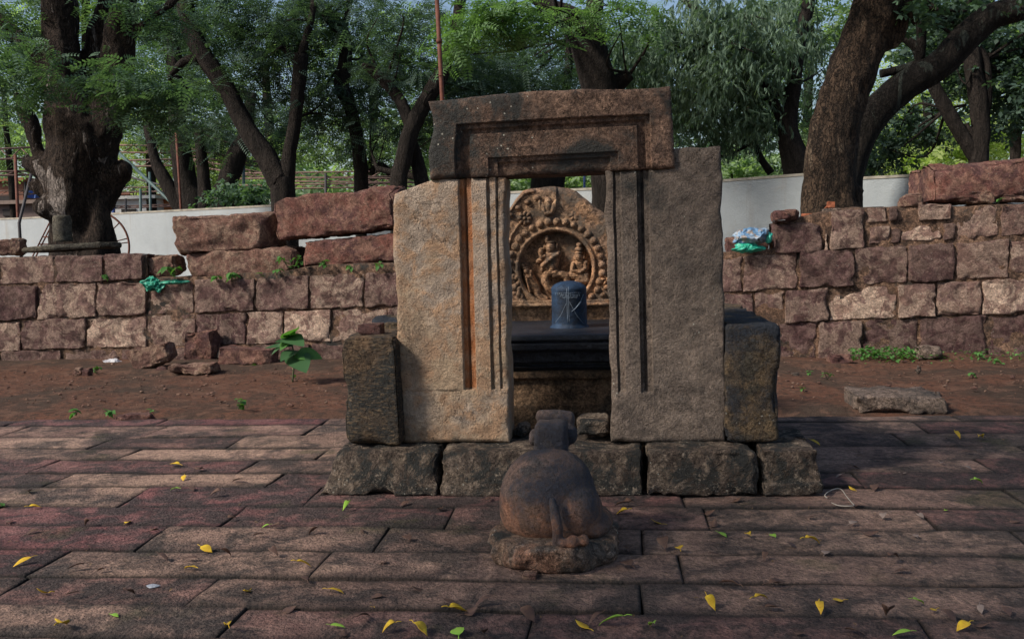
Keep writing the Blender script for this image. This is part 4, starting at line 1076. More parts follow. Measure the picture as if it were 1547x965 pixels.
# ================================================================== crumpled cloth and bags
def crumple(name, label, cat, px, py, w, h, Y, cols, seed, onz=None, depth=.18, amp=.06):
    k = ppm(Y); n = 46
    u, v = np.meshgrid(np.linspace(-1, 1, n), np.linspace(-1, 1, n), indexing='ij')
    sq = np.sqrt(np.maximum(u**2, v**2)); rr = np.sqrt(u*u+v*v)+1e-6; u2, v2 = u*sq/rr, v*sq/rr
    P = np.stack([u2.ravel()*w*k/2, v2.ravel()*depth*0, v2.ravel()*h*k/2], 1)
    edge = np.sqrt(u2.ravel()**2+v2.ravel()**2)
    q = P*1.0
    P[:, 1] += -depth*(1-edge**2)*.8
    d = np.stack([fbm(q+j*9+seed, 9, 4, seed+j, .6) for j in range(3)], 1)
    P = P+d*amp; rg_ = np.abs(fbm(q+seed, 14, 3, seed+5)); P[:, 1] -= rg_*amp*1.1
    P[:, 0] *= 1+.35*fbm(np.stack([edge*0, np.arctan2(v2.ravel(), u2.ravel())*1.2, edge*0], 1), 1.5, 2, seed)
    i = np.arange(n*n).reshape(n, n); Fc = np.stack([i[:-1, :-1], i[1:, :-1], i[1:, 1:], i[:-1, 1:]], -1).reshape(-1, 4)
    c = aty(px, py, Y); P = P+c
    s = NT(name+' plastic'); nz = s.noise(4, 3, .6, 1.0, off=(seed, 0, 0))
    col = s.mix(s.ramp(nz, .46, .52), cols[0], cols[1]); col = s.mix(s.ramp(s.noise(11, 3, .6), .55, .6), col, cols[-1])
    s.bump([(s.noise(40, 3), 1)], .008)
    o = mesh_obj(name, P, Fc, s.done(col, .45, .5), (c[0], c[1], P[:, 2].min())); return tag(o, label, cat)
crumple('plastic_bag', 'crumpled pale blue striped plastic bag on the rubble ledge', 'bag', 1137, 358, 62, 24, YW(1130)-.02, [(.26, .33, .40), (.10, .20, .33), (.20, .17, .15)], 3)
crumple('plastic_sheet', 'bright green plastic scrap hanging below the pale blue bag', 'plastic scrap', 1128, 374, 46, 18, YW(1130)-.06, [(.012, .27, .17), (.02, .34, .23)], 5, depth=.1, amp=.04)
crumple('plastic_scrap', 'teal edge of plastic folded at the end of the pale blue bag', 'plastic scrap', 1160, 359, 14, 18, YW(1130)-.03, [(.03, .38, .30), (.05, .45, .35)], 6, depth=.08, amp=.03)
crumple('shade_net', 'torn green net draped over a wall block beside the brown lump', 'net', 233, 430, 34, 26, YW(240)-.03, [(.008, .17, .11), (.015, .25, .16)], 9, depth=.03, amp=.07)
crumple('shade_net', 'twisted green strip of net trailing along the block edge', 'net', 262, 426, 46, 7, YW(262)-.03, [(.008, .17, .11), (.015, .25, .16)], 10, depth=.05, amp=.02)
crumple('plastic_scrap', 'crumpled whitish plastic scrap on the dirt at the wall foot', 'plastic scrap', 171, 551, 34, 22, YW(170)-.30, [(.50, .50, .52), (.34, .34, .37)], 11, depth=.12, amp=.05)
crumple('plastic_scrap', 'small clear plastic scrap on the reddish paving', 'plastic scrap', 232, 882, 20, 8, atz(232, 884)[1], [(.35, .38, .42), (.22, .24, .28)], 12, depth=.03, amp=.012)

# ================================================================== WHITE BOUNDARY WALL
def white_wall():
    A = aty(0, 330, 27.0); B = aty(1547, 260, 16.0)
    dirv = (B-A)[:2]; nrm = np.array([-dirv[1], dirv[0]])/np.linalg.norm(dirv)
    def on(px, py):
        d = ray(px, py); t = ((A[:2]-CAM[:2])@nrm)/(d[:2]@nrm); return CAM+d*t
    pts = [(-500, 355), (-200, 342), (0, 331), (32, 330), (410, 311), (411, 311), (600, 301), (770, 291), (930, 284), (1095, 273), (1214, 264), (1215, 272), (1290, 270), (1410, 264), (1700, 249), (2300, 215)]
    s = NT('white plaster'); a = s.noise(.7, 5, .6, .4); b = s.noise(5, 6, .7); st = s.noise(3.5, 5, .7, .2, sc=(1, 1, .06)); fine = s.noise(40, 4)
    col = s.mix(s.ramp(a, .35, .65), (.38, .415, .43), (.30, .33, .345)); col = s.mix(s.math('MULTIPLY', s.ramp(st, .55, .75), .5), col, (.26, .22, .17))
    sp = s.math('MULTIPLY', s.ramp(b, .60, .70), .35); col = s.mix(sp, col, (.34, .31, .26))
    s.bump([(b, 1), (fine, .4)], .01)
    mat = s.done(col, .8, .25)
    root = None; Vs = []
    P = [on(*p) for p in pts]
    V, f = [], []
    for p in P:
        for off, z in ((0, -.2), (0, p[2]-.0), (.22, p[2]), (.22, -.2)):
            V.append((p[0]+nrm[0]*off, p[1]+nrm[1]*off, z))
    for i in range(len(P)-1):
        for j in range(4):
            f.append((i*4+j, (i+1)*4+j, (i+1)*4+(j+1) % 4, i*4+(j+1) % 4))
    o = mesh_obj('boundary_wall', V, f, mat, (P[8][0], P[8][1], 0), smooth=False)
    tag(o, 'smooth white plastered boundary wall running behind the ruined stone wall', 'wall')
    # thin rough capping, darker with dirt
    V, f = [], []; capm = plain('wall capping', (.40, .37, .31), .9, .4, 6, .01)
    for p in P:
        for off, z in ((-.012, p[2]-.02), (-.012, p[2]+.025), (.235, p[2]+.025), (.235, p[2]-.02)):
            V.append((p[0]+nrm[0]*off, p[1]+nrm[1]*off, z))
    for i in range(len(P)-1):
        for j in range(4): f.append((i*4+j, (i+1)*4+j, (i+1)*4+(j+1) % 4, i*4+(j+1) % 4))
    mesh_obj('capping', V, f, capm, (P[8][0], P[8][1], P[8][2]), o, smooth=False)
    # joints between cast panels
    for px in (411, 1215, 860):
        p = on(px, 320); V, f = bar((p[0]-nrm[0]*.003, p[1]-nrm[1]*.003, 0), (p[0]-nrm[0]*.003, p[1]-nrm[1]*.003, p[2]-.1 if px != 411 else p[2]), .008, 4)
        mesh_obj('panel_joint', V, f, capm, (p[0], p[1], 0), o)
white_wall()

# ================================================================== TREES
def bark_mat(name, c1, c2, pale=.0, palec=(.30, .26, .22), chunk=.25):
    s = NT(name); r = s.noise(5.5, 7, .72, .9, sc=(1, 1, .22)); f = s.noise(38, 5, .7, sc=(1, 1, .35)); v = s.voro(9, 'F1', sc=(1, 1, .28)); b = s.noise(1.3, 4, .6)
    col = s.mix(s.ramp(r, .38, .62), c1, c2); col = s.mix(.7, col, s.mix(s.ramp(f, .3, .7), (.5, .5, .5), (1.5, 1.45, 1.4)), 'MULTIPLY')
    if pale: col = s.mix(s.math('MULTIPLY', s.ramp(s.noise(2.4, 6, .7, 1.2, sc=(1, 1, .3)), .565, .60), pale), col, palec)
    wv = s.n.new('ShaderNodeVectorMath'); wv.operation = 'MULTIPLY_ADD'; s.l.new(s.noise(6, 4, .6, out='Color'), wv.inputs[0]); wv.inputs[1].default_value = (.28, .28, .6); s.l.new(s.co, wv.inputs[2])
    mp2 = s.n.new('ShaderNodeMapping'); mp2.inputs['Scale'].default_value = (1, 1, .22); s.l.new(wv.outputs[0], mp2.inputs[0])
    vt = s.n.new('ShaderNodeTexVoronoi'); vt.feature = 'DISTANCE_TO_EDGE'; vt.inputs['Scale'].default_value = 17; s.l.new(mp2.outputs[0], vt.inputs['Vector']); vv = vt.outputs['Distance']; crack = s.ramp(s.math('ADD', vv, s.math('MULTIPLY', f, .30)), .13, .27, (1, 1, 1, 1), (0, 0, 0, 1))
    col = s.mix(s.math('MULTIPLY', crack, chunk), col, tuple(x*.35 for x in c1))
    s.bump([(r, 1.6), (f, .7), (v, .6), (crack, -chunk)], .07); return s.done(col, .9, .2)
M['bark'] = bark_mat('shade darkened bark', (.018, .015, .013), (.042, .034, .029))  # all four barks are coloured darker to stand in for canopy shade
M['bark_big'] = bark_mat('massive tree bark', (.022, .016, .014), (.064, .046, .036), .9, (.36, .31, .28), chunk=.6)
M['bark_rugged'] = bark_mat('rugged brown bark', (.022, .016, .012), (.090, .060, .040), .3, (.30, .23, .16), chunk=.8)
M['bark_lichen'] = bark_mat('lichened bark', (.015, .013, .011), (.034, .028, .024), .5, (.10, .12, .10), chunk=.5)
M['leaf_dark'] = leaf_mat('dark blue green leaves', (.050, .088, .070), (.076, .126, .096), .35)
M['leaf_mid'] = leaf_mat('mid green leaves', (.072, .130, .086), (.096, .165, .108), .4)
M['leaf_bright'] = leaf_mat('fresh green leaves', (.11, .20, .085), (.15, .26, .12), .4)
M['leaf_grey'] = leaf_mat('greyish green hanging leaves', (.105, .170, .125), (.14, .205, .15), .35)
M['leaf_sun'] = leaf_mat('sun bright yellow green far leaves', (.32, .42, .15), (.42, .50, .22), .5)  # sunlight on the far leaves is put into this bright colour
M['leaf_far'] = leaf_mat('haze pale far green leaves', (.17, .26, .15), (.26, .36, .22), .5)  # pale colour stands in for haze and backlight on far trees

def leafquad(p, d, n, L, Wd):
    """diamond leaf: base p, direction d, normal n (arrays)"""
    s = np.cross(d, n); return p, p+d*L*.45+s*Wd*.5+n*L*.04, p+d*L, p+d*L*.45-s*Wd*.5+n*L*.04
def sprig_pinnate(L=.32, pairs=8, ll=.08, lw=.030):
    Q = []
    for i in range(pairs):
        t = (i+.8)/pairs; p = np.array([t*L, 0, -.25*t*t*L])
        for sgn in (-1, 1):
            d = np.array([.45, sgn*1.0, -.15]); d /= np.linalg.norm(d); n = np.array([0, sgn*.12, 1.0]); n -= d*(n@d); n /= np.linalg.norm(n)
            Q.append(np.array(leafquad(p, d, n, ll*(1-.35*abs(t-.45)), lw)))
    return np.array(Q)
def sprig_hang(L=.30, k=9, ll=.15, lw=.032, seed=1):
    R = np.random.RandomState(seed); Q = []
    for i in range(k):
        t = (i+.5)/k; p = np.array([t*L*.7, 0, -.6*t*t*L]); a = R.uniform(-1.4, 1.4)
        d = np.array([.35*math.cos(a), .5*math.sin(a), -1.0]); d /= np.linalg.norm(d); n = np.array([math.cos(a+R.uniform(-.8, .8)), math.sin(a), .4]); n -= d*(n@d); n /= np.linalg.norm(n)
        Q.append(np.array(leafquad(p, d, n, ll*R.uniform(.7, 1.2), lw)))
    return np.array(Q)
def sprig_broad(k=7, ll=.13, lw=.075, seed=2):
    R = np.random.RandomState(seed); Q = []
    for i in range(k):
        a = i*2.4; t = i/k; p = np.array([t*.22, 0, 0]); d = np.array([.6, math.sin(a), math.cos(a)*.5-.25]); d /= np.linalg.norm(d)
        n = np.array([R.uniform(-.3, .3), R.uniform(-.3, .3), 1]); n -= d*(n@d); n /= np.linalg.norm(n); Q.append(np.array(leafquad(p, d, n, ll*R.uniform(.7, 1.2), lw)))
    return np.array(Q)
TP = {'pin': sprig_pinnate(), 'pinbig': sprig_pinnate(.34, 6, .10, .042), 'hang': sprig_hang(), 'broad': sprig_broad()}
def rand_rot(n, R, droop=.5, vert=.0):
    az = R.uniform(0, 2*np.pi, n); el = -np.abs(R.normal(0, droop, n))+R.uniform(0, .35, n)+vert; roll = R.normal(0, .5, n)
    ca, sa, ce, se, cr, sr = np.cos(az), np.sin(az), np.cos(el), np.sin(el), np.cos(roll), np.sin(roll)
    X = np.stack([ca*ce, sa*ce, se], 1); Yv = np.stack([-sa, ca, az*0], 1); Z = np.cross(X, Yv)
    Y2 = Yv*cr[:, None]+Z*sr[:, None]; Z2 = Z*cr[:, None]-Yv*sr[:, None]
    return np.stack([X, Y2, Z2], 2)
def foliage(blobs, tpl, seed, scale=1.0, droop=.5, clump=.28, per=16):
    """blobs in metres: (centre, radii, number of sprigs)"""
    R = np.random.RandomState(seed); out = []
    T = TP[tpl]
    for c, r, n in blobs:
        m = max(1, int(n/per)); d = R.normal(size=(m, 3)); d /= np.linalg.norm(d, axis=1, keepdims=True)
        cc = np.array(c)+d*np.array(r)*(R.uniform(0, 1, (m, 1))**.42)
        pos = np.repeat(cc, per, 0)+R.normal(size=(m*per, 3))*np.array([clump, clump, clump*.5])*scale**.5
        rot = rand_rot(len(pos), R, droop); sc = R.uniform(.6, 1.25, len(pos))*scale
        P = np.einsum('nij,qkj->nqki', rot, T)*sc[:, None, None, None]+pos[:, None, None, :]
        out.append(P.reshape(-1, 3))
    V = np.vstack(out); return V, np.arange(len(V)).reshape(-1, 4)
def W3(px, py, Y): return aty(px, py, Y)
def pblob(px, py, Y, rx, ry, rd, n): k = ppm(Y); return (W3(px, py, Y), (rx*k, rd, ry*k), n)
def limb(pts, n=6, seg=14, bump=.16, seed=0, toground=False):
    """pts: (px, py, Y, radius in photo px)"""
    P = np.array([np.append(W3(a, b, Y), r*ppm(Y)) for a, b, Y, r in pts])
    if toground:
        g = P[0].copy(); g[2] = -.15; g[3] *= 1.18; 
        if P[0][2] > .3: P = np.vstack([g, P])
    S = spline(P, n); return tube(S[:, :3], np.maximum(S[:, 3], .004), seg, True, bump, seed)
def tree(name, label, cat, trunk_limbs, crown=None, bark='bark', leaf='leaf_dark', tpl='pin', seed=1, scale=1.0, droop=.5, clump=.28, fusev=None, group='trees behind the walls', bump=.16, twigs=True, per=16):
    base = W3(*trunk_limbs[0][0][:3]); root = empty(name, (base[0], base[1], 0)); tag(root, label, cat, group)
    R = np.random.RandomState(seed)
    parts = [limb(l, 6, 16 if i == 0 else 12, bump, seed+i, i == 0) for i, l in enumerate(trunk_limbs)]
    bl = [pblob(*b) for b in crown] if crown else []
    tw = []
    if crown and twigs:
        ends = [np.array(W3(*l[-1][:3])) for l in trunk_limbs]+[np.array(W3(*l[len(l)//2][:3])) for l in trunk_limbs]
        for c, r, n in bl:
            e = min(ends, key=lambda q: np.linalg.norm(q-c))
            for _ in range(3):
                t = np.array(c)+R.uniform(-.75, .75, 3)*np.array(r); m1 = (e+t)/2+R.normal(0, .25, 3)
                tw.append(tube(spline([e, m1, t], 5), np.linspace(.032, .008, 11), 5, True))
    if fusev:
        V, Fc, N = fuse(parts, fusev, 3, .5)
        q = V*np.array([1, 1, .28]); V = V+N*(fbm(q, 5.5, 5, seed, .6)*.055+fbm(V, 2.2, 3, seed+1)*.05)[:, None]
        if tw: V, Fc = join([(V, Fc)]+tw)
    else:
        V, Fc = join(parts+tw)
    mesh_obj('trunk', V, Fc, M[bark], (base[0], base[1], 0), root)
    if crown:
        V, Fc = foliage(bl, tpl, seed, scale, droop, clump, per)
        mesh_obj('crown', V, Fc, M[leaf], (base[0], base[1], 3), root, smooth=False)
    return root

# -- massive tree, near, at the pale jamb's side
Y = 15.2
tree('massive_tree', 'massive old tree with a swollen dark trunk, broken stubs and pale peeled patches', 'tree', [
    [(118, 400, Y, 44), (116, 350, Y, 36), (114, 310, Y, 44), (116, 265, Y, 50), (120, 225, Y, 50), (108, 180, Y, 40), (96, 130, Y, 30), (92, 70, Y, 28), (90, 0, Y, 27), (86, -80, Y, 26)],
    [(135, 260, Y, 40), (154, 205, Y+.1, 32), (172, 150, Y+.1, 28), (177, 90, Y+.1, 25), (184, 30, Y, 20), (196, -60, Y, 19)],
    [(120, 200, Y+.3, 28), (136, 140, Y+.4, 20), (140, 70, Y+.4, 14), (156, 10, Y+.4, 12), (170, -50, Y+.4, 10)],
    [(96, 150, Y, 22), (60, 95, Y, 15), (35, 62, Y, 13), (5, 40, Y, 14), (-60, -10, Y, 14)],
    [(78, 262, Y, 22), (62, 235, Y+.1, 13), (48, 200, Y+.1, 11), (34, 165, Y+.1, 9), (24, 140, Y+.1, 6)], [(60, 225, Y+.1, 8), (52, 185, Y+.2, 6), (44, 165, Y+.2, 5)],
    [(82, 266, Y-.2, 22), (56, 252, Y-.3, 15), (34, 243, Y-.3, 11)], [(150, 275, Y, 28), (178, 262, Y, 20), (192, 246, Y, 11)], [(155, 310, Y, 20), (172, 280, Y, 15), (183, 252, Y, 6)],
    [(92, 315, Y-.2, 26), (70, 313, Y-.3, 19), (54, 312, Y-.3, 13)], [(84, 300, Y, 16), (62, 288, Y-.1, 10), (48, 276, Y-.1, 8)],
    [(146, 400, Y-.2, 24), (148, 350, Y-.2, 17), (150, 310, Y-.1, 19), (146, 270, Y, 18)], [(92, 400, Y-.1, 18), (94, 360, Y-.1, 20), (100, 320, Y-.1, 22)], [(172, 400, Y, 12), (162, 370, Y, 16), (150, 330, Y, 20)],
    [(190, 60, Y, 14), (215, 38, Y, 6), (245, 15, Y, 5), (280, -10, Y, 4)]],
    [(40, 100, 13.6, 75, 38, .7, 270), (140, 98, 13.7, 60, 16, .4, 50), (25, 145, 14.0, 50, 30, .6, 110), (210, 135, 14.0, 75, 32, .7, 330), (245, 150, 14.4, 50, 40, .6, 220), (10, 30, 15, 60, 50, 1, 200), (230, 20, 15.5, 90, 40, 1, 260), (60, -60, 15, 160, 70, 1.5, 300)],
    bark='bark_big', leaf='leaf_mid', tpl='pinbig', seed=11, twigs=False, fusev=.042, scale=.9, clump=.22, bump=.1)
Y = 20.0
tree('leaning_tree', 'dark forked tree whose long trunk leans towards the massive one', 'tree', [
    [(428, 300, Y, 19), (420, 270, Y, 19), (400, 235, Y, 17), (370, 190, Y, 15), (345, 140, Y, 14), (312, 90, Y, 14), (290, 50, Y, 14), (278, 0, Y, 13), (270, -70, Y, 12)],
    [(432, 285, Y, 14), (437, 235, Y, 11), (446, 180, Y, 10), (452, 120, Y, 11), (456, 82, Y, 11)], [(452, 95, Y, 9), (436, 80, Y, 5), (426, 72, Y, 3)], [(300, 90, Y, 9), (282, 92, Y, 7), (262, 108, Y, 5), (255, 118, Y, 3)], [(456, 82, Y, 7), (470, 30, Y, 5), (480, -30, Y, 5)]],
    [(330, 30, Y+.5, 90, 60, 1.5, 520), (400, 100, Y+1, 90, 75, 1.3, 800), (450, 30, Y+.6, 80, 60, 1.5, 520), (300, 170, Y+1.5, 60, 60, 1.2, 420), (480, 160, Y+1.4, 60, 50, 1, 420)], seed=21, tpl='pin', scale=1.15)
Y = 21.5
tree('slender_tree', 'slender crooked tree between the forked leaning tree and the rusty pole', 'tree', [
    [(546, 285, Y, 11), (545, 250, Y, 11), (538, 200, Y, 10), (528, 160, Y, 10), (516, 130, Y, 12), (522, 90, Y, 10), (518, 50, Y, 10), (490, 20, Y, 11), (450, -5, Y, 11), (400, -50, Y, 10)],
    [(560, 260, Y, 5), (575, 250, Y, 5), (590, 262, Y, 6)], [(516, 60, Y, 5), (530, 0, Y, 4), (545, -40, Y, 4)]],
    [(520, 20, Y+.5, 90, 60, 1.5, 560), (560, 120, Y+1.5, 60, 70, 1.3, 480)], seed=31, scale=1.2)
Y = 19.5
tree('twin_stem_tree', 'tree with two crossing stems just behind the rusty pole', 'tree', [
    [(602, 295, Y, 13), (610, 240, Y, 13), (622, 195, Y, 13), (642, 155, Y, 12), (660, 125, Y, 12), (672, 100, Y, 11), (690, 40, Y, 9), (700, -40, Y, 8)],
    [(622, 195, Y, 10), (606, 155, Y+.1, 9), (582, 125, Y+.2, 8), (560, 105, Y+.2, 7), (548, 98, Y+.2, 4)], [(640, 290, Y+.3, 12), (632, 250, Y+.3, 11), (622, 215, Y+.2, 9)], [(644, 270, Y+.4, 6), (600, 262, Y+.5, 5), (570, 255, Y+.5, 4)]],
    [(620, 60, Y+.6, 90, 75, 1.3, 800), (650, 190, Y+1.5, 60, 45, 1, 300), (570, 190, Y+2, 50, 50, 1, 220), (700, 150, Y+1, 60, 55, 1, 460)], seed=41, scale=1.1)
Y = 17.5
tree('leaning_trunk_tree', 'thick dark tree trunk rising behind the lintel under hanging fresh leaves', 'tree', [
    [(932, 330, Y, 38), (928, 250, Y, 35), (918, 180, Y, 28), (905, 130, Y, 27), (893, 85, Y, 26), (882, 50, Y, 27), (850, 20, Y, 15), (820, 5, Y, 10), (770, -30, Y, 9)],
    [(905, 150, Y, 15), (935, 125, Y+.1, 13), (952, 112, Y+.1, 9)], [(890, 50, Y, 16), (900, 0, Y+.2, 12), (905, -60, Y+.2, 10)], [(860, 45, Y-.1, 8), (845, 30, Y-.1, 8), (832, 10, Y-.1, 7)]],
    [(745, 35, 15.0, 70, 34, .6, 340), (770, 18, 15.0, 90, 20, .5, 200), (690, 68, 15.2, 34, 22, .4, 90), (830, 45, 15.0, 40, 14, .3, 70), (900, 12, 16, 60, 20, .5, 110), (960, 30, 16.5, 40, 30, .6, 90)],
    seed=51, leaf='leaf_bright', tpl='pinbig', scale=.85, clump=.16, twigs=True, per=8)
tree('shaded_tree', 'shaded dark tree whose trunk shows inside the doorway above the relief', 'tree', [
    [(828, 300, 22, 26), (830, 265, 22, 24), (845, 200, 22, 12), (856, 130, 22, 7), (862, 60, 22, 6)]],
    [(800, 120, 22, 110, 55, 1.3, 1100), (730, 110, 22.5, 70, 60, 1.2, 600), (880, 200, 24, 120, 50, 1.5, 500), (970, 190, 23, 60, 50, 1.3, 380)], seed=61, scale=1.1, leaf='leaf_dark')
Y = 18.2
tree('hanging_leaf_tree', 'broad tree with curtains of narrow grey green hanging leaves beside the rugged trunk', 'tree', [
    [(1207, 290, Y, 21), (1200, 240, Y, 20), (1190, 190, Y, 14), (1200, 130, Y, 10), (1206, 70, Y, 10), (1218, 20, Y, 10), (1226, -40, Y, 9)],
    [(1190, 200, Y, 8), (1150, 120, Y, 7), (1080, 40, Y, 6), (1010, -20, Y, 5)], [(1165, 262, Y+1, 6), (1150, 240, Y+1, 5), (1140, 215, Y+1, 4)]],
    [(1040, 75, Y, 110, 80, 1.2, 1250), (1120, 60, Y-.4, 80, 75, 1.0, 850), (1110, 150, Y, 100, 50, 1.0, 800), (985, 110, Y+.5, 55, 80, 1.0, 450), (1180, 40, Y+.6, 60, 70, 1, 360), (1230, 90, Y+1.5, 40, 70, 1, 200), (1090, 200, Y+1, 70, 36, .9, 330)],
    seed=71, leaf='leaf_grey', tpl='hang', scale=.9, droop=.4, clump=.25)
Y = 14.6
tree('rugged_tree', 'rugged brown tree trunk leaning outwards behind the ruined wall', 'tree', [
    [(1252, 345, Y, 46), (1252, 300, Y, 40), (1254, 260, Y, 37), (1260, 215, Y, 36), (1268, 170, Y, 36), (1282, 120, Y, 34), (1300, 75, Y, 32), (1318, 30, Y, 33), (1332, -30, Y, 34), (1340, -100, Y, 32)],
    [(1270, 330, Y, 20), (1278, 300, Y-.1, 14), (1275, 270, Y-.1, 10)], [(1285, 305, Y-.1, 12), (1296, 287, Y-.1, 9), (1299, 282, Y-.1, 6)], [(1285, 310, Y-.1, 10), (1298, 299, Y-.1, 8), (1302, 298, Y-.1, 6)],
    [(1310, 70, Y, 18), (1345, 60, Y, 14), (1362, 40, Y, 10), (1372, 0, Y, 8)], [(1232, 345, Y, 20), (1236, 300, Y, 14)]],
    [(1300, -50, Y, 160, 60, 1.2, 260), (1380, 15, Y+.2, 30, 25, .4, 50)], bark='bark_rugged', seed=81, leaf='leaf_mid', tpl='broad', fusev=.036, scale=.9, bump=.08)
Y = 16.0
tree('curving_tree', 'dark tree curving away in a long arc behind the rugged trunk', 'tree', [
    [(1275, 300, Y, 26), (1284, 250, Y, 24), (1300, 205, Y, 23), (1328, 165, Y, 23), (1370, 128, Y, 22), (1420, 98, Y, 21), (1462, 55, Y, 21), (1500, 25, Y, 19), (1550, 12, Y, 16), (1640, -20, Y, 14)],
    [(1330, 112, Y, 6), (1360, 105, Y, 6), (1385, 97, Y, 6), (1400, 92, Y, 5)], [(1392, 100, Y, 7), (1385, 75, Y, 7), (1372, 62, Y, 6), (1360, 55, Y, 5)], [(1390, 90, Y, 7), (1392, 50, Y, 7), (1388, 10, Y, 6), (1386, -50, Y, 6)], [(1405, 120, Y, 10), (1430, 200, Y, 9)]][:4],
    [(1480, -20, Y, 120, 40, 1, 260), (1420, 30, Y+1, 60, 36, 1, 170)], bark='bark_lichen', seed=91, leaf='leaf_dark', tpl='broad', scale=.9, bump=.1)
Y = 20.0
tree('forked_tree', 'two-stemmed dark tree beyond the white wall above the huge boulder', 'tree', [
    [(1478, 250, Y, 14), (1482, 200, Y, 13), (1478, 150, Y, 13), (1470, 100, Y, 12), (1466, 40, Y, 10), (1460, -30, Y, 10)],
    [(1475, 240, Y, 10), (1450, 200, Y, 10), (1430, 165, Y, 10), (1412, 132, Y, 9), (1400, 100, Y, 8)], [(1488, 165, Y, 8), (1492, 130, Y, 7), (1488, 90, Y, 6), (1475, 70, Y, 5)], [(1472, 205, Y, 6), (1462, 192, Y, 4), (1460, 186, Y, 4)]],
    [(1500, 70, Y+.6, 70, 60, 1.2, 560), (1530, 150, Y+1, 45, 70, 1, 380), (1420, 60, Y+1, 60, 45, 1.2, 360), (1380, 190, Y+1.2, 55, 30, .9, 260), (1330, 240, Y+1.5, 60, 28, .8, 240), (1600, 80, Y, 70, 90, 1, 350)], seed=101, tpl='broad', scale=1.0, leaf='leaf_dark')
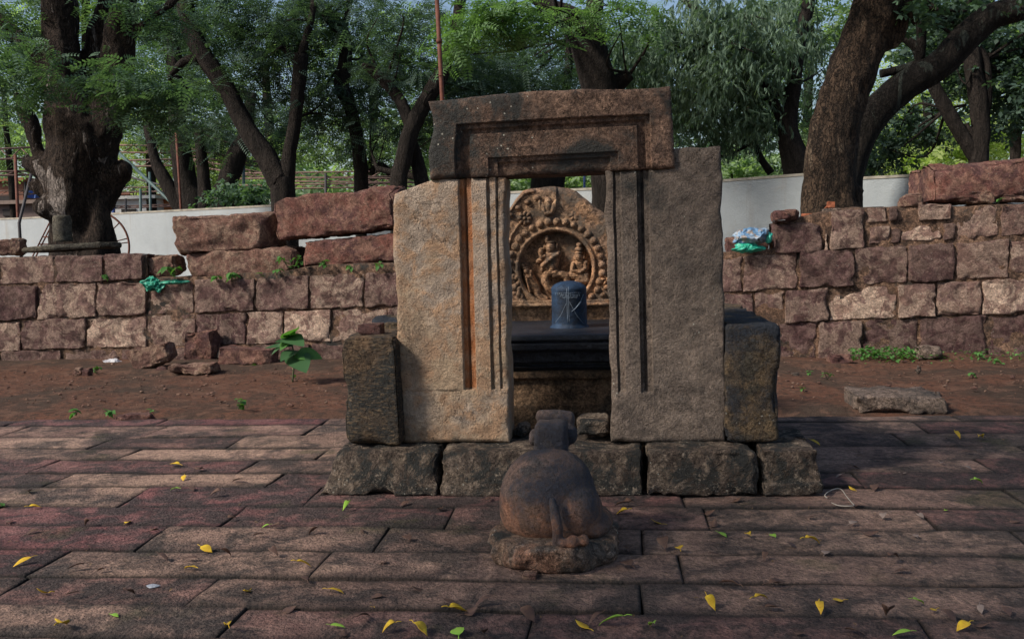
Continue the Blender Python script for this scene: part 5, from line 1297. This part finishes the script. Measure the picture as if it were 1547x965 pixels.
# -- farther individual trees
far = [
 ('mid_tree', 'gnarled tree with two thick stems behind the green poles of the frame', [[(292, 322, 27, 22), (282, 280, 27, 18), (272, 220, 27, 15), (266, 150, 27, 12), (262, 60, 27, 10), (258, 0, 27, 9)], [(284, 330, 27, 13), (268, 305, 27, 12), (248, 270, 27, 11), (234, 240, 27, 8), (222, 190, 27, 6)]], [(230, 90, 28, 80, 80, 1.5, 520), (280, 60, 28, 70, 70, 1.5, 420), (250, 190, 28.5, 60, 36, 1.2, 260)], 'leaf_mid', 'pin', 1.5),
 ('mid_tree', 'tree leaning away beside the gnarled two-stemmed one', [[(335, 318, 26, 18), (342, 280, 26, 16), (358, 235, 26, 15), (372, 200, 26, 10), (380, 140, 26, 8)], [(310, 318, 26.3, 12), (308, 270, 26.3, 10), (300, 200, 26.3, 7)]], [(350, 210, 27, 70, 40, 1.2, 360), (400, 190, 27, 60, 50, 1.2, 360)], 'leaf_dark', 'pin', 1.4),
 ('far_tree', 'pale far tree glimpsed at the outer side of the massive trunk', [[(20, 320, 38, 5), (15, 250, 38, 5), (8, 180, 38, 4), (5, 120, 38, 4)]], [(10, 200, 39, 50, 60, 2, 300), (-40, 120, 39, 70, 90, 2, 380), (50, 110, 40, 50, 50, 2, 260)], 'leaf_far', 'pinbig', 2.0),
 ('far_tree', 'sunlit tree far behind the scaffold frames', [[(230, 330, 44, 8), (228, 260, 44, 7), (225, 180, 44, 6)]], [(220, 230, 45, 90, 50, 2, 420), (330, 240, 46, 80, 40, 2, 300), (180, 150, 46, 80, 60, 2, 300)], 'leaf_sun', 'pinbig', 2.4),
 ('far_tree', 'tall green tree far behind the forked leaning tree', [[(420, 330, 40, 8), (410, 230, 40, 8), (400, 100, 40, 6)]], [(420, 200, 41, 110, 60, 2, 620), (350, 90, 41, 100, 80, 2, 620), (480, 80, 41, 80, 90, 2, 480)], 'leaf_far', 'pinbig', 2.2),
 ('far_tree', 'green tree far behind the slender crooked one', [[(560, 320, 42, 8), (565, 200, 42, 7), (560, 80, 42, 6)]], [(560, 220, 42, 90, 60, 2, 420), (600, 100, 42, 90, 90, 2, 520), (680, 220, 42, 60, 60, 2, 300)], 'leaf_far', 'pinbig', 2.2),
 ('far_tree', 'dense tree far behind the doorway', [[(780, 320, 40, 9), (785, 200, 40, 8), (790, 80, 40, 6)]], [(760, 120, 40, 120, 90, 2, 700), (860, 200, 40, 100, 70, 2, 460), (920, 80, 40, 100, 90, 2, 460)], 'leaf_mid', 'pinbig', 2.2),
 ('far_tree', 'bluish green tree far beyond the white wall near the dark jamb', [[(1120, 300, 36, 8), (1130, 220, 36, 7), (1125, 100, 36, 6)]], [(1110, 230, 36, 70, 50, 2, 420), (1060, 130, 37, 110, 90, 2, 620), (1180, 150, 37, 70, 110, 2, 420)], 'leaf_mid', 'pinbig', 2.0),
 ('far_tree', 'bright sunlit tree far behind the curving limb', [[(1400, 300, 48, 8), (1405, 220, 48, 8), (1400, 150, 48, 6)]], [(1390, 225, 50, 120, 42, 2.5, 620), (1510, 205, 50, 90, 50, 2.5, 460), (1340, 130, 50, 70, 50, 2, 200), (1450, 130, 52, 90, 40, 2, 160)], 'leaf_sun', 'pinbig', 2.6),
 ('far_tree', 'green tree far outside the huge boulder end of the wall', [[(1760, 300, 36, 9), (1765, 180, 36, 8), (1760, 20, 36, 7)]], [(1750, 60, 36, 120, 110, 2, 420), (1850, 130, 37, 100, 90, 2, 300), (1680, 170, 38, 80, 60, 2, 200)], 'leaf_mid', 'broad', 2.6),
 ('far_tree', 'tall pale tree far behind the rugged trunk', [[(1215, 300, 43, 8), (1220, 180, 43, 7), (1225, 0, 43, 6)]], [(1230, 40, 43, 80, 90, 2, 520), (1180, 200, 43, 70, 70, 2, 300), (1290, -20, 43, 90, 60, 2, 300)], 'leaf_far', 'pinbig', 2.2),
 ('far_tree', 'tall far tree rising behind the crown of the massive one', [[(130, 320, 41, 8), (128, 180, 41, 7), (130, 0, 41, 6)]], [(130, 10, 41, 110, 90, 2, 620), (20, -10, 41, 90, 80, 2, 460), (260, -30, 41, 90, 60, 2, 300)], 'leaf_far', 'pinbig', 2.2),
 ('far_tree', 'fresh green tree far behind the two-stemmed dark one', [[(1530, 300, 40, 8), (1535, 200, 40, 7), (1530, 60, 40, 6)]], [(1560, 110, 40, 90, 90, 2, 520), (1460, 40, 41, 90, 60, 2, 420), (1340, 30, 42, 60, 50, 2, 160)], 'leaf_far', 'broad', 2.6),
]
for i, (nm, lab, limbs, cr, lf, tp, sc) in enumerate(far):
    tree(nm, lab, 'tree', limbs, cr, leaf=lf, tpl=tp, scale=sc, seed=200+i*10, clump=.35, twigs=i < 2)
far_more = 0
# bushes just over the white wall
def bush(label, blobs, leaf, tpl, sc, seed):
    bl = [pblob(*b) for b in blobs]; V, Fc = foliage(bl, tpl, seed, sc, .5, .3)
    c = bl[0][0]; root = empty('bush', (c[0], c[1], 0)); tag(root, label, 'bush', 'bushes beyond the white wall')
    mesh_obj('foliage', V, Fc, M[leaf], (c[0], c[1], 1), root, smooth=False)
    st = [tube(spline([(c[0]+.1*j, c[1], -.1), (c[0]+.2*j, c[1]+.1, c[2]*.5), (c[0]+.35*j, c[1], c[2])], 4), .03, 6) for j in (-1, 0, 1)]
    V, f = join(st); mesh_obj('stem', V, f, M['bark'], (c[0], c[1], 0), root)
bush('leafy green bush beside the thick-stemmed pair of trees over the white wall', [(372, 298, 25, 42, 24, .8, 260)], 'leaf_mid', 'broad', 1.2, 301)
bush('sunlit low bush beyond the curving limb, just over the white wall', [(1350, 252, 30, 55, 20, 1, 240), (1400, 245, 30, 40, 22, 1, 160)], 'leaf_sun', 'broad', 1.4, 302)
bush('bluish bush over the white wall next to the dark jamb', [(1125, 262, 28, 42, 26, 1, 240)], 'leaf_far', 'broad', 1.3, 303)
bush('low green bush seen through the doorway', [(790, 280, 30, 60, 22, 1, 240), (870, 270, 30, 60, 22, 1, 240), (930, 262, 30, 30, 22, 1, 100)], 'leaf_far', 'broad', 1.4, 304)
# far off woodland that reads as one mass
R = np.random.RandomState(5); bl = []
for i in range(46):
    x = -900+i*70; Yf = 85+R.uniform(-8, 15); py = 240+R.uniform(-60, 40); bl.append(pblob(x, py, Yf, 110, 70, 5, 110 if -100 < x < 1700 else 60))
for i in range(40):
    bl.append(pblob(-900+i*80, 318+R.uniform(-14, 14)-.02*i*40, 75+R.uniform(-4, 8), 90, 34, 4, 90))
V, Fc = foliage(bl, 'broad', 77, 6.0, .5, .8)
tag(mesh_obj('far_woodland', V, Fc, M['leaf_far'], smooth=False), 'far off woodland with painted-in haze behind all the other trees', kind='stuff')

# ================================================================== POLES, FRAMES, FAR BUILDINGS
rust = plain('rusty iron', (.16, .055, .035), .7, .45, 12, .002); teal = plain('teal painted pipe', (.07, .12, .12), .5, .3, 6); dkpipe = plain('dark pipe', (.05, .045, .05), .6); bluep = plain('blue painted post', (.03, .07, .25), .5); rustl = plain('faded rusty frame', (.20, .13, .11), .8, .4, 6)
Yp = YJ+1.6
a = aty(668.5, 158, Yp); b = aty(658, -40, Yp); bot = a-(b-a)*((a[2]+.1)/(b[2]-a[2]))
root = empty('rusty_pole', (bot[0], bot[1], 0)); tag(root, 'thin rusty brown iron pole rising behind the lintel', 'pole')
V, f = tube([bot, a, b], .017, 10); mesh_obj('shaft', V, f, rust, bot, root)
m = a+(b-a)*((aty(664, 62, Yp)[2]-a[2])/(b[2]-a[2])); V, f = tube([m-(b-a)*.02, m+(b-a)*.012], .023, 10); mesh_obj('collar', V, f, rust, m, root)
m = a+(b-a)*.22; V, f = tube([m-(b-a)*.004, m+(b-a)*.004], .021, 10); mesh_obj('collar', V, f, rust, m, root)
def frame(label, beams, posts, Y, mat, pm=None, r=.03, group='open scaffold frames beyond the white wall', posty=345):
    """beams: (x0,y0t,y0b,x1,y1t,y1b) two chords and lattice web"""
    g = aty((beams[0][0] if beams else posts[0][0]), 300, Y); root = empty('scaffold_frame', (g[0], Y, 0)); tag(root, label, 'scaffold', group)
    for x0, a0, b0, x1, a1, b1 in beams:
        A, B, C_, D_ = aty(x0, a0, Y), aty(x1, a1, Y), aty(x0, b0, Y), aty(x1, b1, Y); parts = [bar(A, B, r), bar(C_, D_, r)]
        n = max(2, int(np.linalg.norm(B-A)/.7)); 
        for i in range(n):
            p, q = A+(B-A)*i/n, C_+(D_-C_)*(i+.5)/n; p2 = A+(B-A)*(i+1)/n; parts += [bar(p, q, r*.6, 5), bar(q, p2, r*.6, 5)]
        V, f = join(parts); mesh_obj('lattice_beam', V, f, mat, C_, root)
    for x, yt, xb in posts:
        t = aty(x, yt, Y-.08); b_ = aty(xb, posty, Y-.08); t2 = b_.copy(); t2[2] = 0.0; V, f = tube([t2, b_, t], r*1.5, 8); mesh_obj('post', V, f, pm or mat, t2, root)
frame('rusty lattice frame at the outer side of the massive trunk', [(-120, 231, 246, 62, 222, 238), (-120, 262, 268, 60, 258, 264)], [(23, 234, 28), (-60, 236, -56)], 31, rustl, rust, .035)
frame('faded lattice frame between the massive trunk and the gnarled tree', [(168, 219, 230, 268, 221, 232), (268, 221, 232, 400, 247, 254)], [(263, 214, 264), (368, 250, 368)], 30, rustl, teal, .032)
frame('lower teal lattice frame behind the diagonal brace', [(170, 243, 252, 290, 240, 250), (290, 240, 250, 430, 268, 275)], [(226, 260, 228), (212, 285, 213)], 36, rustl, teal, .035)
frame('long low frame of thin rails towards the pale jamb', [(360, 262, 270, 640, 258, 266), (360, 280, 286, 640, 276, 282), (430, 268, 274, 640, 270, 276)], [(492, 262, 492), (600, 262, 600)], 34, rustl, dkpipe, .03)
frame('crowded lower rails just above the white wall', [(165, 284, 291, 300, 281, 288), (165, 312, 315, 262, 309, 312), (-60, 290, 296, 60, 287, 293), (-60, 312, 317, 60, 305, 310)], [(172, 280, 172), (190, 300, 190), (38, 275, 38)], 40, rustl, dkpipe, .03)
def pole(label, p0, p1, Y0, Y1, r, mat, cat='pole', name='pole', ground=False):
    a, b = aty(*p0, Y0), aty(*p1, Y1)
    P = [a, b]
    if ground: g = b.copy(); g[2] = 0; P = [a, b, g]
    V, f = tube(P, r, 8); o = mesh_obj(name, V, f, mat, P[-1]); return tag(o, label, cat)
pole('teal diagonal brace leaning down to the white wall', (172, 224), (276, 322), 28, 27, .05, teal, ground=True)
pole('thin dark diagonal brace crossing behind the teal one', (182, 264), (300, 294), 33, 33, .035, dkpipe, ground=True)
pole('dark slanting pole leaning by the stub of the massive tree', (50, 252), (29, 337), 17.5, 17.0, .028, dkpipe, ground=True)
pole('blue post beside the massive trunk', (170, 288), (172, 330), 27.5, 27.5, .05, bluep, ground=True)
pole('dark blue thin post seen in the doorway above the relief', (883, 250), (883, 292), 25, 25, .03, bluep, ground=True)
pole('rusty thin upright pipe before the gnarled tree', (266, 200), (274, 325), 26, 26, .035, rust, ground=True)
# hoop and stand leaning at the white wall
Yh = 17.2; k = ppm(Yh); c = aty(146, 372, Yh)
root = empty('hoop_frame', (c[0], Yh, c[2]-54*k)); tag(root, 'rusty metal hoop with bent spokes standing behind the massive trunk', 'hoop')
P = [c+np.array([54*k*math.cos(t), .0, 54*k*math.sin(t)]) for t in np.linspace(0, 2*np.pi, 48, endpoint=False)]
V, f = tube(P, .020, 8, close=True); mesh_obj('rim', V, f, rust, c, root)
for ang in (5, 12, 42, 100, 170, 230, 300):
    t = math.radians(ang); V, f = bar(c+np.array([0, -.02, .0]), c+np.array([54*k*math.cos(t), 0, 54*k*math.sin(t)]), .011); mesh_obj('spoke', V, f, rust, c, root)
root = empty('metal_stand', (aty(60, 370, Yh)[0], Yh, 0)); tag(root, 'thin rusty triangular stand leaning behind the grey slab', 'stand')
for p0, p1 in (((80, 326), (57, 372)), ((84, 328), (62, 372)), ((60, 369), (82, 369)), ((66, 358), (80, 358)), ((84, 328), (90, 372))):
    A, B = aty(*p0, Yh), aty(*p1, Yh)
    if p1[1] == 372 : B = B+(B-A)*(B[2]/(A[2]-B[2]))
    V, f = bar(A, B, .015); mesh_obj('strut', V, f, rust, B, root)
# low buildings beyond
def building(name, label, x0, x1, yt, Y, mat, roofm, depth=5, opens=(), roof=.15, base=0):
    A, B = aty(x0, yt, Y), aty(x1, yt, Y); z = (A[2]+B[2])/2
    def bx(a, b, c, d, e, g):
        V = np.array([(x, y, zz) for x in (a, b) for y in (c, d) for zz in (e, g)]); f = [(0, 1, 3, 2), (4, 6, 7, 5), (0, 4, 5, 1), (2, 3, 7, 6), (0, 2, 6, 4), (1, 5, 7, 3)]; return V, f
    root = empty(name, ((A[0]+B[0])/2, Y+depth/2, 0)); tag(root, label, 'building')
    V, f = bx(A[0], B[0], Y, Y+depth, -.1, z); mesh_obj('wall', V, f, mat, (A[0], Y, 0), root, smooth=False)
    V, f = bx(A[0]-.2, B[0]+.2, Y-.25, Y+depth+.2, z+.003, z+roof); mesh_obj('roof', V, f, roofm, (A[0], Y, z), root, smooth=False)
    for (u0, u1, v0, v1, m_, nm) in opens:
        P0, P1 = aty(u0, v0, Y), aty(u1, v1, Y); V, f = bx(P0[0], P1[0], Y-.06, Y+.02, P1[2], P0[2]); mesh_obj(nm, V, f, m_, (P0[0], Y, P1[2]), root, smooth=False)
wht = plain('white building wall', (.66, .67, .68), .8, .1, 3); org = plain('orange building wall', (.50, .18, .07), .8, .2, 3); brn = plain('brown red wall', (.24, .11, .08), .85, .3, 3); dk = plain('dark opening', (.04, .035, .035), .8); blu = plain('blue cloth sheet', (.12, .22, .62), .6, .4, 5); gry = plain('grey brown wall', (.16, .12, .11), .9, .3, 3)
building('low_building', 'low brown red building at the outer side of the massive tree', -160, 34, 277, 42, brn, plain('rust roof', (.30, .12, .07), .8), opens=[(-100, -70, 300, 330, dk, 'door'), (0, 16, 296, 306, dk, 'window')])
building('low_building', 'grey brown shed in front of the low brown red building', -40, 62, 309, 38, gry, plain('shed roof', (.25, .19, .16), .8), depth=2, opens=[(5, 20, 316, 326, dk, 'window')])
building('low_building', 'white flat roofed building between the massive tree and the orange wall', 166, 232, 301, 44, wht, plain('white roof', (.7, .7, .7), .8), opens=[(184, 206, 316, 322, dk, 'window')], depth=4)
building('low_building', 'small orange building behind the teal posts', 233, 262, 298, 45, org, plain('orange roof', (.45, .17, .08), .8), opens=[(240, 248, 312, 330, dk, 'door')], depth=4)
building('low_building', 'reddish small building above the white flat roofed one', 160, 194, 295, 50, brn, brn, depth=3, opens=[(170, 176, 300, 306, dk, 'window')])
Yk = 41; A, B = aty(36, 284, Yk), aty(64, 296, Yk); V, f = [], []
n = 14
for i in range(n):
    for j in range(7):
        u, v = i/(n-1), j/6; V.append((A[0]+(B[0]-A[0])*u, Yk+.12*math.sin(u*14+v*2), A[2]+(B[2]-A[2])*v-.1*math.sin(u*3)))
idx = np.arange(n*7).reshape(n, 7); Fc = np.stack([idx[:-1, :-1], idx[:-1, 1:], idx[1:, 1:], idx[1:, :-1]], -1).reshape(-1, 4)
tag(mesh_obj('hanging_sheet', V, Fc, blu, (A[0], Yk, B[2])), 'blue cloth sheet hung by the low brown red building', 'sheet')

# ================================================================== SMALL PLANTS
def leaf_shape(L, Wd, fold=.25, curl=.3, heart=False, n=9):
    V = []; f = []
    for i in range(n):
        t = i/(n-1)
        w = Wd*.5*(math.sin(math.pi*min(1, t**.75)) if not heart else (math.sin(math.pi*(t**.55))**.8 if 0 < t < 1 else 0))
        x = L*t; z = -curl*L*t*t
        V += [(x-(.1*L if heart and i < 2 else 0), w, z+fold*w), (x, 0, z), (x-(.1*L if heart and i < 2 else 0), -w, z+fold*w)]
    for i in range(n-1):
        a = i*3; f += [(a, a+1, a+4, a+3), (a+1, a+2, a+5, a+4)]
    return np.array(V), f
plantm = leaf_mat('weed leaves', (.065, .17, .045), (.10, .24, .065), .35, .4)
plantd = leaf_mat('dull weed leaves', (.03, .09, .035), (.05, .12, .05), .3, .5)
stemm = plain('plant stem', (.07, .08, .04), .7)
def plant(label, px, py, Y, hpx, leaves, size, mat=plantm, cat='plant', name='weed', group='weeds rooted in the wall and dirt', seed=1, spread=.6, z=None, heart=False):
    R = random.Random(seed); k = ppm(Y); base = aty(px, py, Y); H = hpx*k
    root = empty(name, base); tag(root, label, cat, group)
    st, lv = [], []
    ns = max(1, leaves//3)
    for s_ in range(ns):
        az = R.uniform(0, 6.28); tip = base+np.array([math.cos(az)*H*spread, math.sin(az)*H*spread*.5-.02, H*R.uniform(.6, 1.0)]); mid = (base+tip)/2+np.array([0, 0, H*.15])
        S = spline([base, mid, tip], 6); st.append(tube(S, np.linspace(.004, .0015, len(S)), 5))
        for j in range(max(1, leaves//ns)):
            t = R.uniform(.35, 1.0); p = S[min(len(S)-1, int(t*(len(S)-1)))]
            V, f = leaf_shape(size*R.uniform(.6, 1.15), size*.62*R.uniform(.8, 1.1), heart=heart)
            V = V@rotm(R.uniform(-25, 25), R.uniform(-25, 40), R.uniform(0, 360)).T+p; lv.append((V, f))
    V, f = join(st); mesh_obj('stem', V, f, stemm, base, root)
    V, f = join(lv); mesh_obj('foliage', V, f, mat, base, root, smooth=True)
Yf = lambda px: YW(px)-.03
for i, a in enumerate([
    ('small round leaved plant in the joint of the top wall course', 158, 420, 8, 5, .10), ('bushy plant on the block behind the green net', 262, 416, 18, 9, .15), ('small plant under the long brown slab, nearer the net', 327, 424, 12, 7, .12),
    ('twin of leafy shoots under the middle of the long brown slab', 350, 424, 14, 9, .12), ('tiny plant below the pale end of the brown slab', 392, 420, 10, 4, .10), ('low creeping plant beneath the gap between the boulder piles', 418, 416, 12, 10, .08),
    ('tall climbing plant with round leaves in the gap between the boulder piles', 440, 414, 30, 16, .085), ('upper shoot of round leaves beside the purplish slab end', 455, 402, 22, 14, .08), ('leafy sprig at the foot of the purplish slab', 488, 404, 14, 9, .09),
    ('little green shoot in front of the purplish slab', 530, 408, 10, 6, .08), ('small shoot close to the pale jamb on the wall', 574, 406, 14, 8, .08), ('tiny green plant beneath the huge rust red boulder', 1508, 308, 10, 7, .06)]):
    plant(a[0], a[1], a[2], Yf(a[1])-.02, a[3], a[4], a[5], seed=400+i)
for i, a in enumerate([
    ('green leafy weed in the dirt before the paving, nearest to the sapling', 360, 618, 20, 7, .11), ('low weed at the paving edge with serrated leaves', 115, 628, 12, 7, .09), ('small weed at the paving edge beside the purplish stone', 166, 627, 12, 7, .09),
    ('tiny weed near the foot of the sapling', 442, 572, 8, 4, .07), ('small weed by the thick rectangular red slab', 390, 556, 7, 4, .08), ('green tuft beside the dark brick end', 146, 566, 16, 12, .06),
    ('small seedling on the bare dirt beyond the mossy slab', 1250, 573, 12, 6, .06), ('tiny seedling closer to the paving beyond the mossy slab', 1215, 592, 10, 8, .04), ('low plant beside the small pink pebble', 1222, 566, 6, 8, .05),
    ('sprout on the dirt behind the worn step stone', 1470, 570, 10, 8, .05), ('upright weed at the foot of the wall beyond the angular stone', 1480, 545, 22, 14, .06), ('low weed near the outer end of the wall foot', 1500, 552, 12, 12, .06),
    ('weed just behind the base block at the paving edge', 233, 626, 10, 5, .06), ('tiny green sprout on the slabs near the stair-like reddish rows', 6, 765, 6, 4, .05)]):
    Y = atz(a[1], a[2], 0)[1]; Y = min(Y, YW(a[1])-.25); plant(a[0], a[1], a[2], Y, a[3], a[4], a[5], seed=430+i)
def ground_cover():
    R = np.random.RandomState(3); lv = []
    for i in range(420):
        t = R.uniform(0, 1); px = 1285+t*105+R.normal(0, 6); Y = YW(px)-.12-abs(R.normal(0, .22)); x = aty(px, 545, Y)[0]
        V, f = leaf_shape(R.uniform(.03, .075), R.uniform(.02, .045)); V = V@rotm(R.uniform(-30, 30), R.uniform(-60, 20), R.uniform(0, 360)).T+np.array([x, Y, R.uniform(.02, .14)]); lv.append((V, f))
    for i in range(160):
        px = R.uniform(1390, 1560); Y = YW(px)-.1-abs(R.normal(0, .3)); x = aty(px, 545, Y)[0]
        V, f = leaf_shape(R.uniform(.02, .05), R.uniform(.015, .03)); V = V@rotm(R.uniform(-30, 30), R.uniform(-60, 20), R.uniform(0, 360)).T+np.array([x, Y, R.uniform(.02, .10)]); lv.append((V, f))
    V, f = join(lv); tag(mesh_obj('ground_cover', V, f, plantm), 'low green weeds covering the dirt at the wall foot', kind='stuff')
ground_cover()
# sapling with large heart shaped leaves
Ysp = atz(442, 577, 0)[1]; k = ppm(Ysp); base = aty(442, 577, Ysp)
root = empty('sapling', base); tag(root, 'young sapling with big heart shaped leaves in the dirt before the wall', 'sapling')
S = spline([base, aty(444, 545, Ysp), aty(441, 520, Ysp), aty(432, 504, Ysp)], 6); V, f = tube(S, np.linspace(.011, .006, len(S)), 7); mesh_obj('stem', V, f, stemm, base, root)
for i, (px, py, tx, ty, w, mt_) in enumerate([(450, 534, 484, 538, .8, plantm), (440, 521, 402, 522, .34, plantd), (436, 512, 410, 532, .3, plantd), (434, 508, 424, 502, .7, plantm), (432, 505, 444, 502, .6, plantm), (438, 516, 418, 514, .6, plantd), (437, 514, 424, 525, .5, plantm), (443, 530, 425, 541, .6, plantd), (436, 508, 444, 492, .6, plantm), (446, 538, 460, 556, .7, plantd), (434, 510, 455, 516, .5, plantd)]):
    a, b = aty(px, py, Ysp-.02), aty(tx, ty, Ysp-.06-.03*i); d = b-a; L = np.linalg.norm(d)*1.08; V, f = leaf_shape(L, L*w, .15, .12, True, 11)
    x = d/np.linalg.norm(d); up = np.array([0, -.55, 1.0]); y = np.cross(up, x); y /= np.linalg.norm(y); z = np.cross(x, y); V = V@np.array([x, y, z])+a
    mesh_obj('leaf', V, f, mt_, a, root)

# ================================================================== FALLEN LEAVES
def fallen_meshes(colname, c, c2):
    mt_ = plain(colname, c, .55, .3, 30, .001, .3, c2=c2); out = []
    for j, (L, Wd, fo, cu) in enumerate(((.085, .042, .35, .25), (.07, .04, .7, .5), (.095, .028, .5, .35), (.06, .036, .2, -.35))):
        V, f = leaf_shape(L, Wd, fo, cu); V = V-V.mean(0); V = V+fbm(V, 30, 2, j)[:, None]*.005; V[:, 2] -= V[:, 2].min()
        st = tube(spline([V[1], V[1]+np.array([-.012, .002, .004]), V[1]+np.array([-.028, .004, .001])], 3), .0012, 4); V, f = join([(V, f), st])
        o = mesh_obj('fallen_leaf', V, f, mt_); sl = o.modifiers.new('t', 'SOLIDIFY'); sl.thickness = .0012; sl.offset = 0; out.append(o)
    return out
LEAF = {'yellow': fallen_meshes('yellow leaf', (.66, .47, .03), (.48, .25, .03)), 'green': fallen_meshes('fresh fallen leaf', (.20, .42, .05), (.30, .45, .06)), 'brown': fallen_meshes('brown dry leaf', (.13, .075, .05), (.06, .036, .034)), 'pale': fallen_meshes('pale dry leaf', (.26, .20, .17), (.18, .14, .12))}
used = set(); RL = random.Random(4)
def drop(kind, px, py, s=1.0):
    p = atz(px, py, .006); src = LEAF[kind][RL.randrange(4)]
    if src.name in used: o = src.copy(); COL.objects.link(o)
    else: o = src; used.add(src.name)
    o.name = 'fallen_leaf'; o.location = p; o.rotation_euler = (RL.uniform(-.25, .25), RL.uniform(-.25, .25), RL.uniform(0, 6.28)); o.scale = (s*.95, s*.95*RL.uniform(.85, 1.4), s*.95*RL.uniform(.5, 1.3))
    if 690 < px < 985: zone = 'close around the bull statue'
    elif px <= 690: zone = 'on the rows of slabs at the pale jamb side'
    else: zone = 'on the dark slabs at the dark jamb side'
    w_ = {'yellow': 'bright yellow fallen leaf ', 'green': 'fresh green fallen leaf ', 'brown': 'dark brown dry fallen leaf ', 'pale': 'pale greyish dry leaf '}[kind]+zone
    tag(o, w_, 'fallen leaf', w_.replace('leaf', 'leaves'))
def zl(l, s, ox, oy, kind, sc=1.0):
    for a, b in l: drop(kind, ox+a/s, oy+b/s, sc*RL.uniform(.8, 1.2))
zl([(143, 442), (513, 503), (735, 327), (88, 665), (827, 610), (757, 692), (1213, 682), (170, 783), (985, 778), (247, 918), (910, 928), (1340, 785), (697, 272)], 2.644, 0, 600, 'yellow')
zl([(697, 375), (460, 875), (1062, 518), (1350, 920)], 2.644, 0, 600, 'green', .6)
zl([(130, 540), (620, 538), (930, 488), (800, 293), (650, 650), (760, 650), (900, 634), (405, 698), (1100, 635), (515, 790), (1155, 850), (1210, 735), (285, 797), (348, 515), (765, 370), (1255, 548), (1100, 523), (860, 395), (40, 500), (110, 380), (950, 340), (1030, 560), (300, 690)], 2.644, 0, 600, 'brown', .9)
zl([(187, 520), (575, 552), (262, 635), (403, 642), (1462, 148), (1128, 612), (1308, 108), (872, 252)], 2.975, 500, 740, 'yellow')
zl([(1262, 605), (570, 640), (62, 88), (1450, 620)], 2.975, 500, 740, 'green', 1.0)
zl([(493, 88), (345, 225), (140, 190), (235, 330), (200, 485), (395, 455), (545, 525), (683, 520), (890, 572), (630, 550), (1295, 180), (1340, 268), (1320, 345), (1310, 75), (710, 46), (55, 650), (1335, 46), (1190, 600), (680, 650), (150, 585), (330, 66), (1500, 260)], 2.975, 500, 740, 'brown')
zl([(1180, 160), (1280, 167), (612, 186), (758, 367), (342, 553), (602, 592), (70, 610), (200, 833), (398, 818), (700, 812), (1200, 925), (1082, 852), (631, 856)], 2.6435, 1000, 600, 'yellow')
zl([(955, 950), (1025, 825), (445, 558), (1265, 348), (1135, 452), (242, 552)], 2.6435, 1000, 600, 'green', .75)
zl([(770, 285), (515, 597), (210, 635), (412, 645), (955, 697), (465, 748), (260, 765), (190, 465), (205, 508), (1160, 193), (1215, 222), (780, 438), (595, 480), (450, 845), (760, 940), (1280, 915), (1380, 860), (550, 945), (1410, 500), (850, 368), (300, 415), (900, 880), (1150, 880), (930, 655), (835, 548)], 2.6435, 1000, 600, 'brown')
zl([(790, 223), (885, 480), (1035, 483), (765, 503), (655, 625), (1010, 555), (705, 320), (1110, 265), (1275, 850), (965, 305), (1225, 290)], 2.6435, 1000, 600, 'pale', .8)
for k_, L_ in LEAF.items():
    for o in L_:
        if o.name not in used and o.get('label') is None: bpy.data.objects.remove(o)
def crumbs():
    R = np.random.RandomState(21); parts = []
    for i in range(420):
        x = R.uniform(-4.5, 4.5); y = R.uniform(3.4, 8.6); 
        if -1.6 < x < 2.3 and y > YB: continue
        V, f = leaf_shape(R.uniform(.008, .028), R.uniform(.005, .012), .4, .3, n=4); V = V@rotm(R.uniform(-30, 30), R.uniform(-30, 30), R.uniform(0, 360)).T+np.array([x, y, .012]); parts.append((V, f))
    V, f = join(parts); tag(mesh_obj('leaf_litter', V, f, plain('leaf crumbs', (.16, .10, .05), .8, .6, 40), smooth=False), 'tiny crumbs of dry leaf and grit strewn on the paving', kind='stuff')
crumbs()
# white cord loop near the stepped base stone
pts = [(1250, 752), (1246, 748), (1252, 742), (1262, 738), (1271, 739), (1278, 748), (1286, 758), (1290, 763), (1280, 764), (1266, 763), (1256, 759)]
S = spline([atz(a, b, .014+.012*math.sin(i)) for i, (a, b) in enumerate(pts)], 5); V, f = tube(S, .0028, 6)
tag(mesh_obj('cord', V, f, plain('pale cord', (.42, .38, .33), .8), S[0]), 'thin pale cord lying in a loop beside the stepped base stone', 'cord')
rock('debris_stone', 'small clod of earth and chips under the bull plinth', M['tan_rock'], 800, 873, 24, 9, atz(800, 877)[1], .08, seed=505, cuts=3, bevel=.01, low=.01, rough=.006)

# ================================================================== the shade tree standing beside the photographer (shades the near paving and the dark jamb side)
root = empty('shade_tree', (-7.5, -3.0, 0)); tag(root, 'spreading tree beside the courtyard, its canopy shading the near paving', 'tree')
V, f = join([tube(spline([(-7.5, -3, -.1), (-7.3, -2.8, 2.5), (-6.5, -2, 5.2)], 6), np.linspace(.38, .22, 13), 14, True, .15, 5), tube(spline([(-6.5, -2, 5.2), (-4, .5, 6.6), (-1.2, 3.2, 7.0), (1, 4.6, 7.3)], 6), np.linspace(.20, .05, 19), 10, True, .1, 6), tube(spline([(-6.5, -2, 5.2), (-6.2, -.2, 6.4), (-5, .8, 6.8)], 6), np.linspace(.16, .05, 13), 10, True, .1, 7)])
mesh_obj('trunk', V, f, M['bark'], (-7.5, -3, 0), root)
V, Fc = foliage([((-5.6, -.6, 6.8), (2.8, 1.7, .7), 150), ((-1.6, 2.6, 7.0), (2.4, 1.5, .6), 150), ((-.4, 4.6, 7.2), (2.3, 1.7, .6), 260), ((1.5, 1.0, 7.2), (3, 2, .7), 200)], 'broad', 901, 2.2, .4, .5)
mesh_obj('crown', V, Fc, M['leaf_mid'], (-3, 1, 6.5), root, smooth=False)
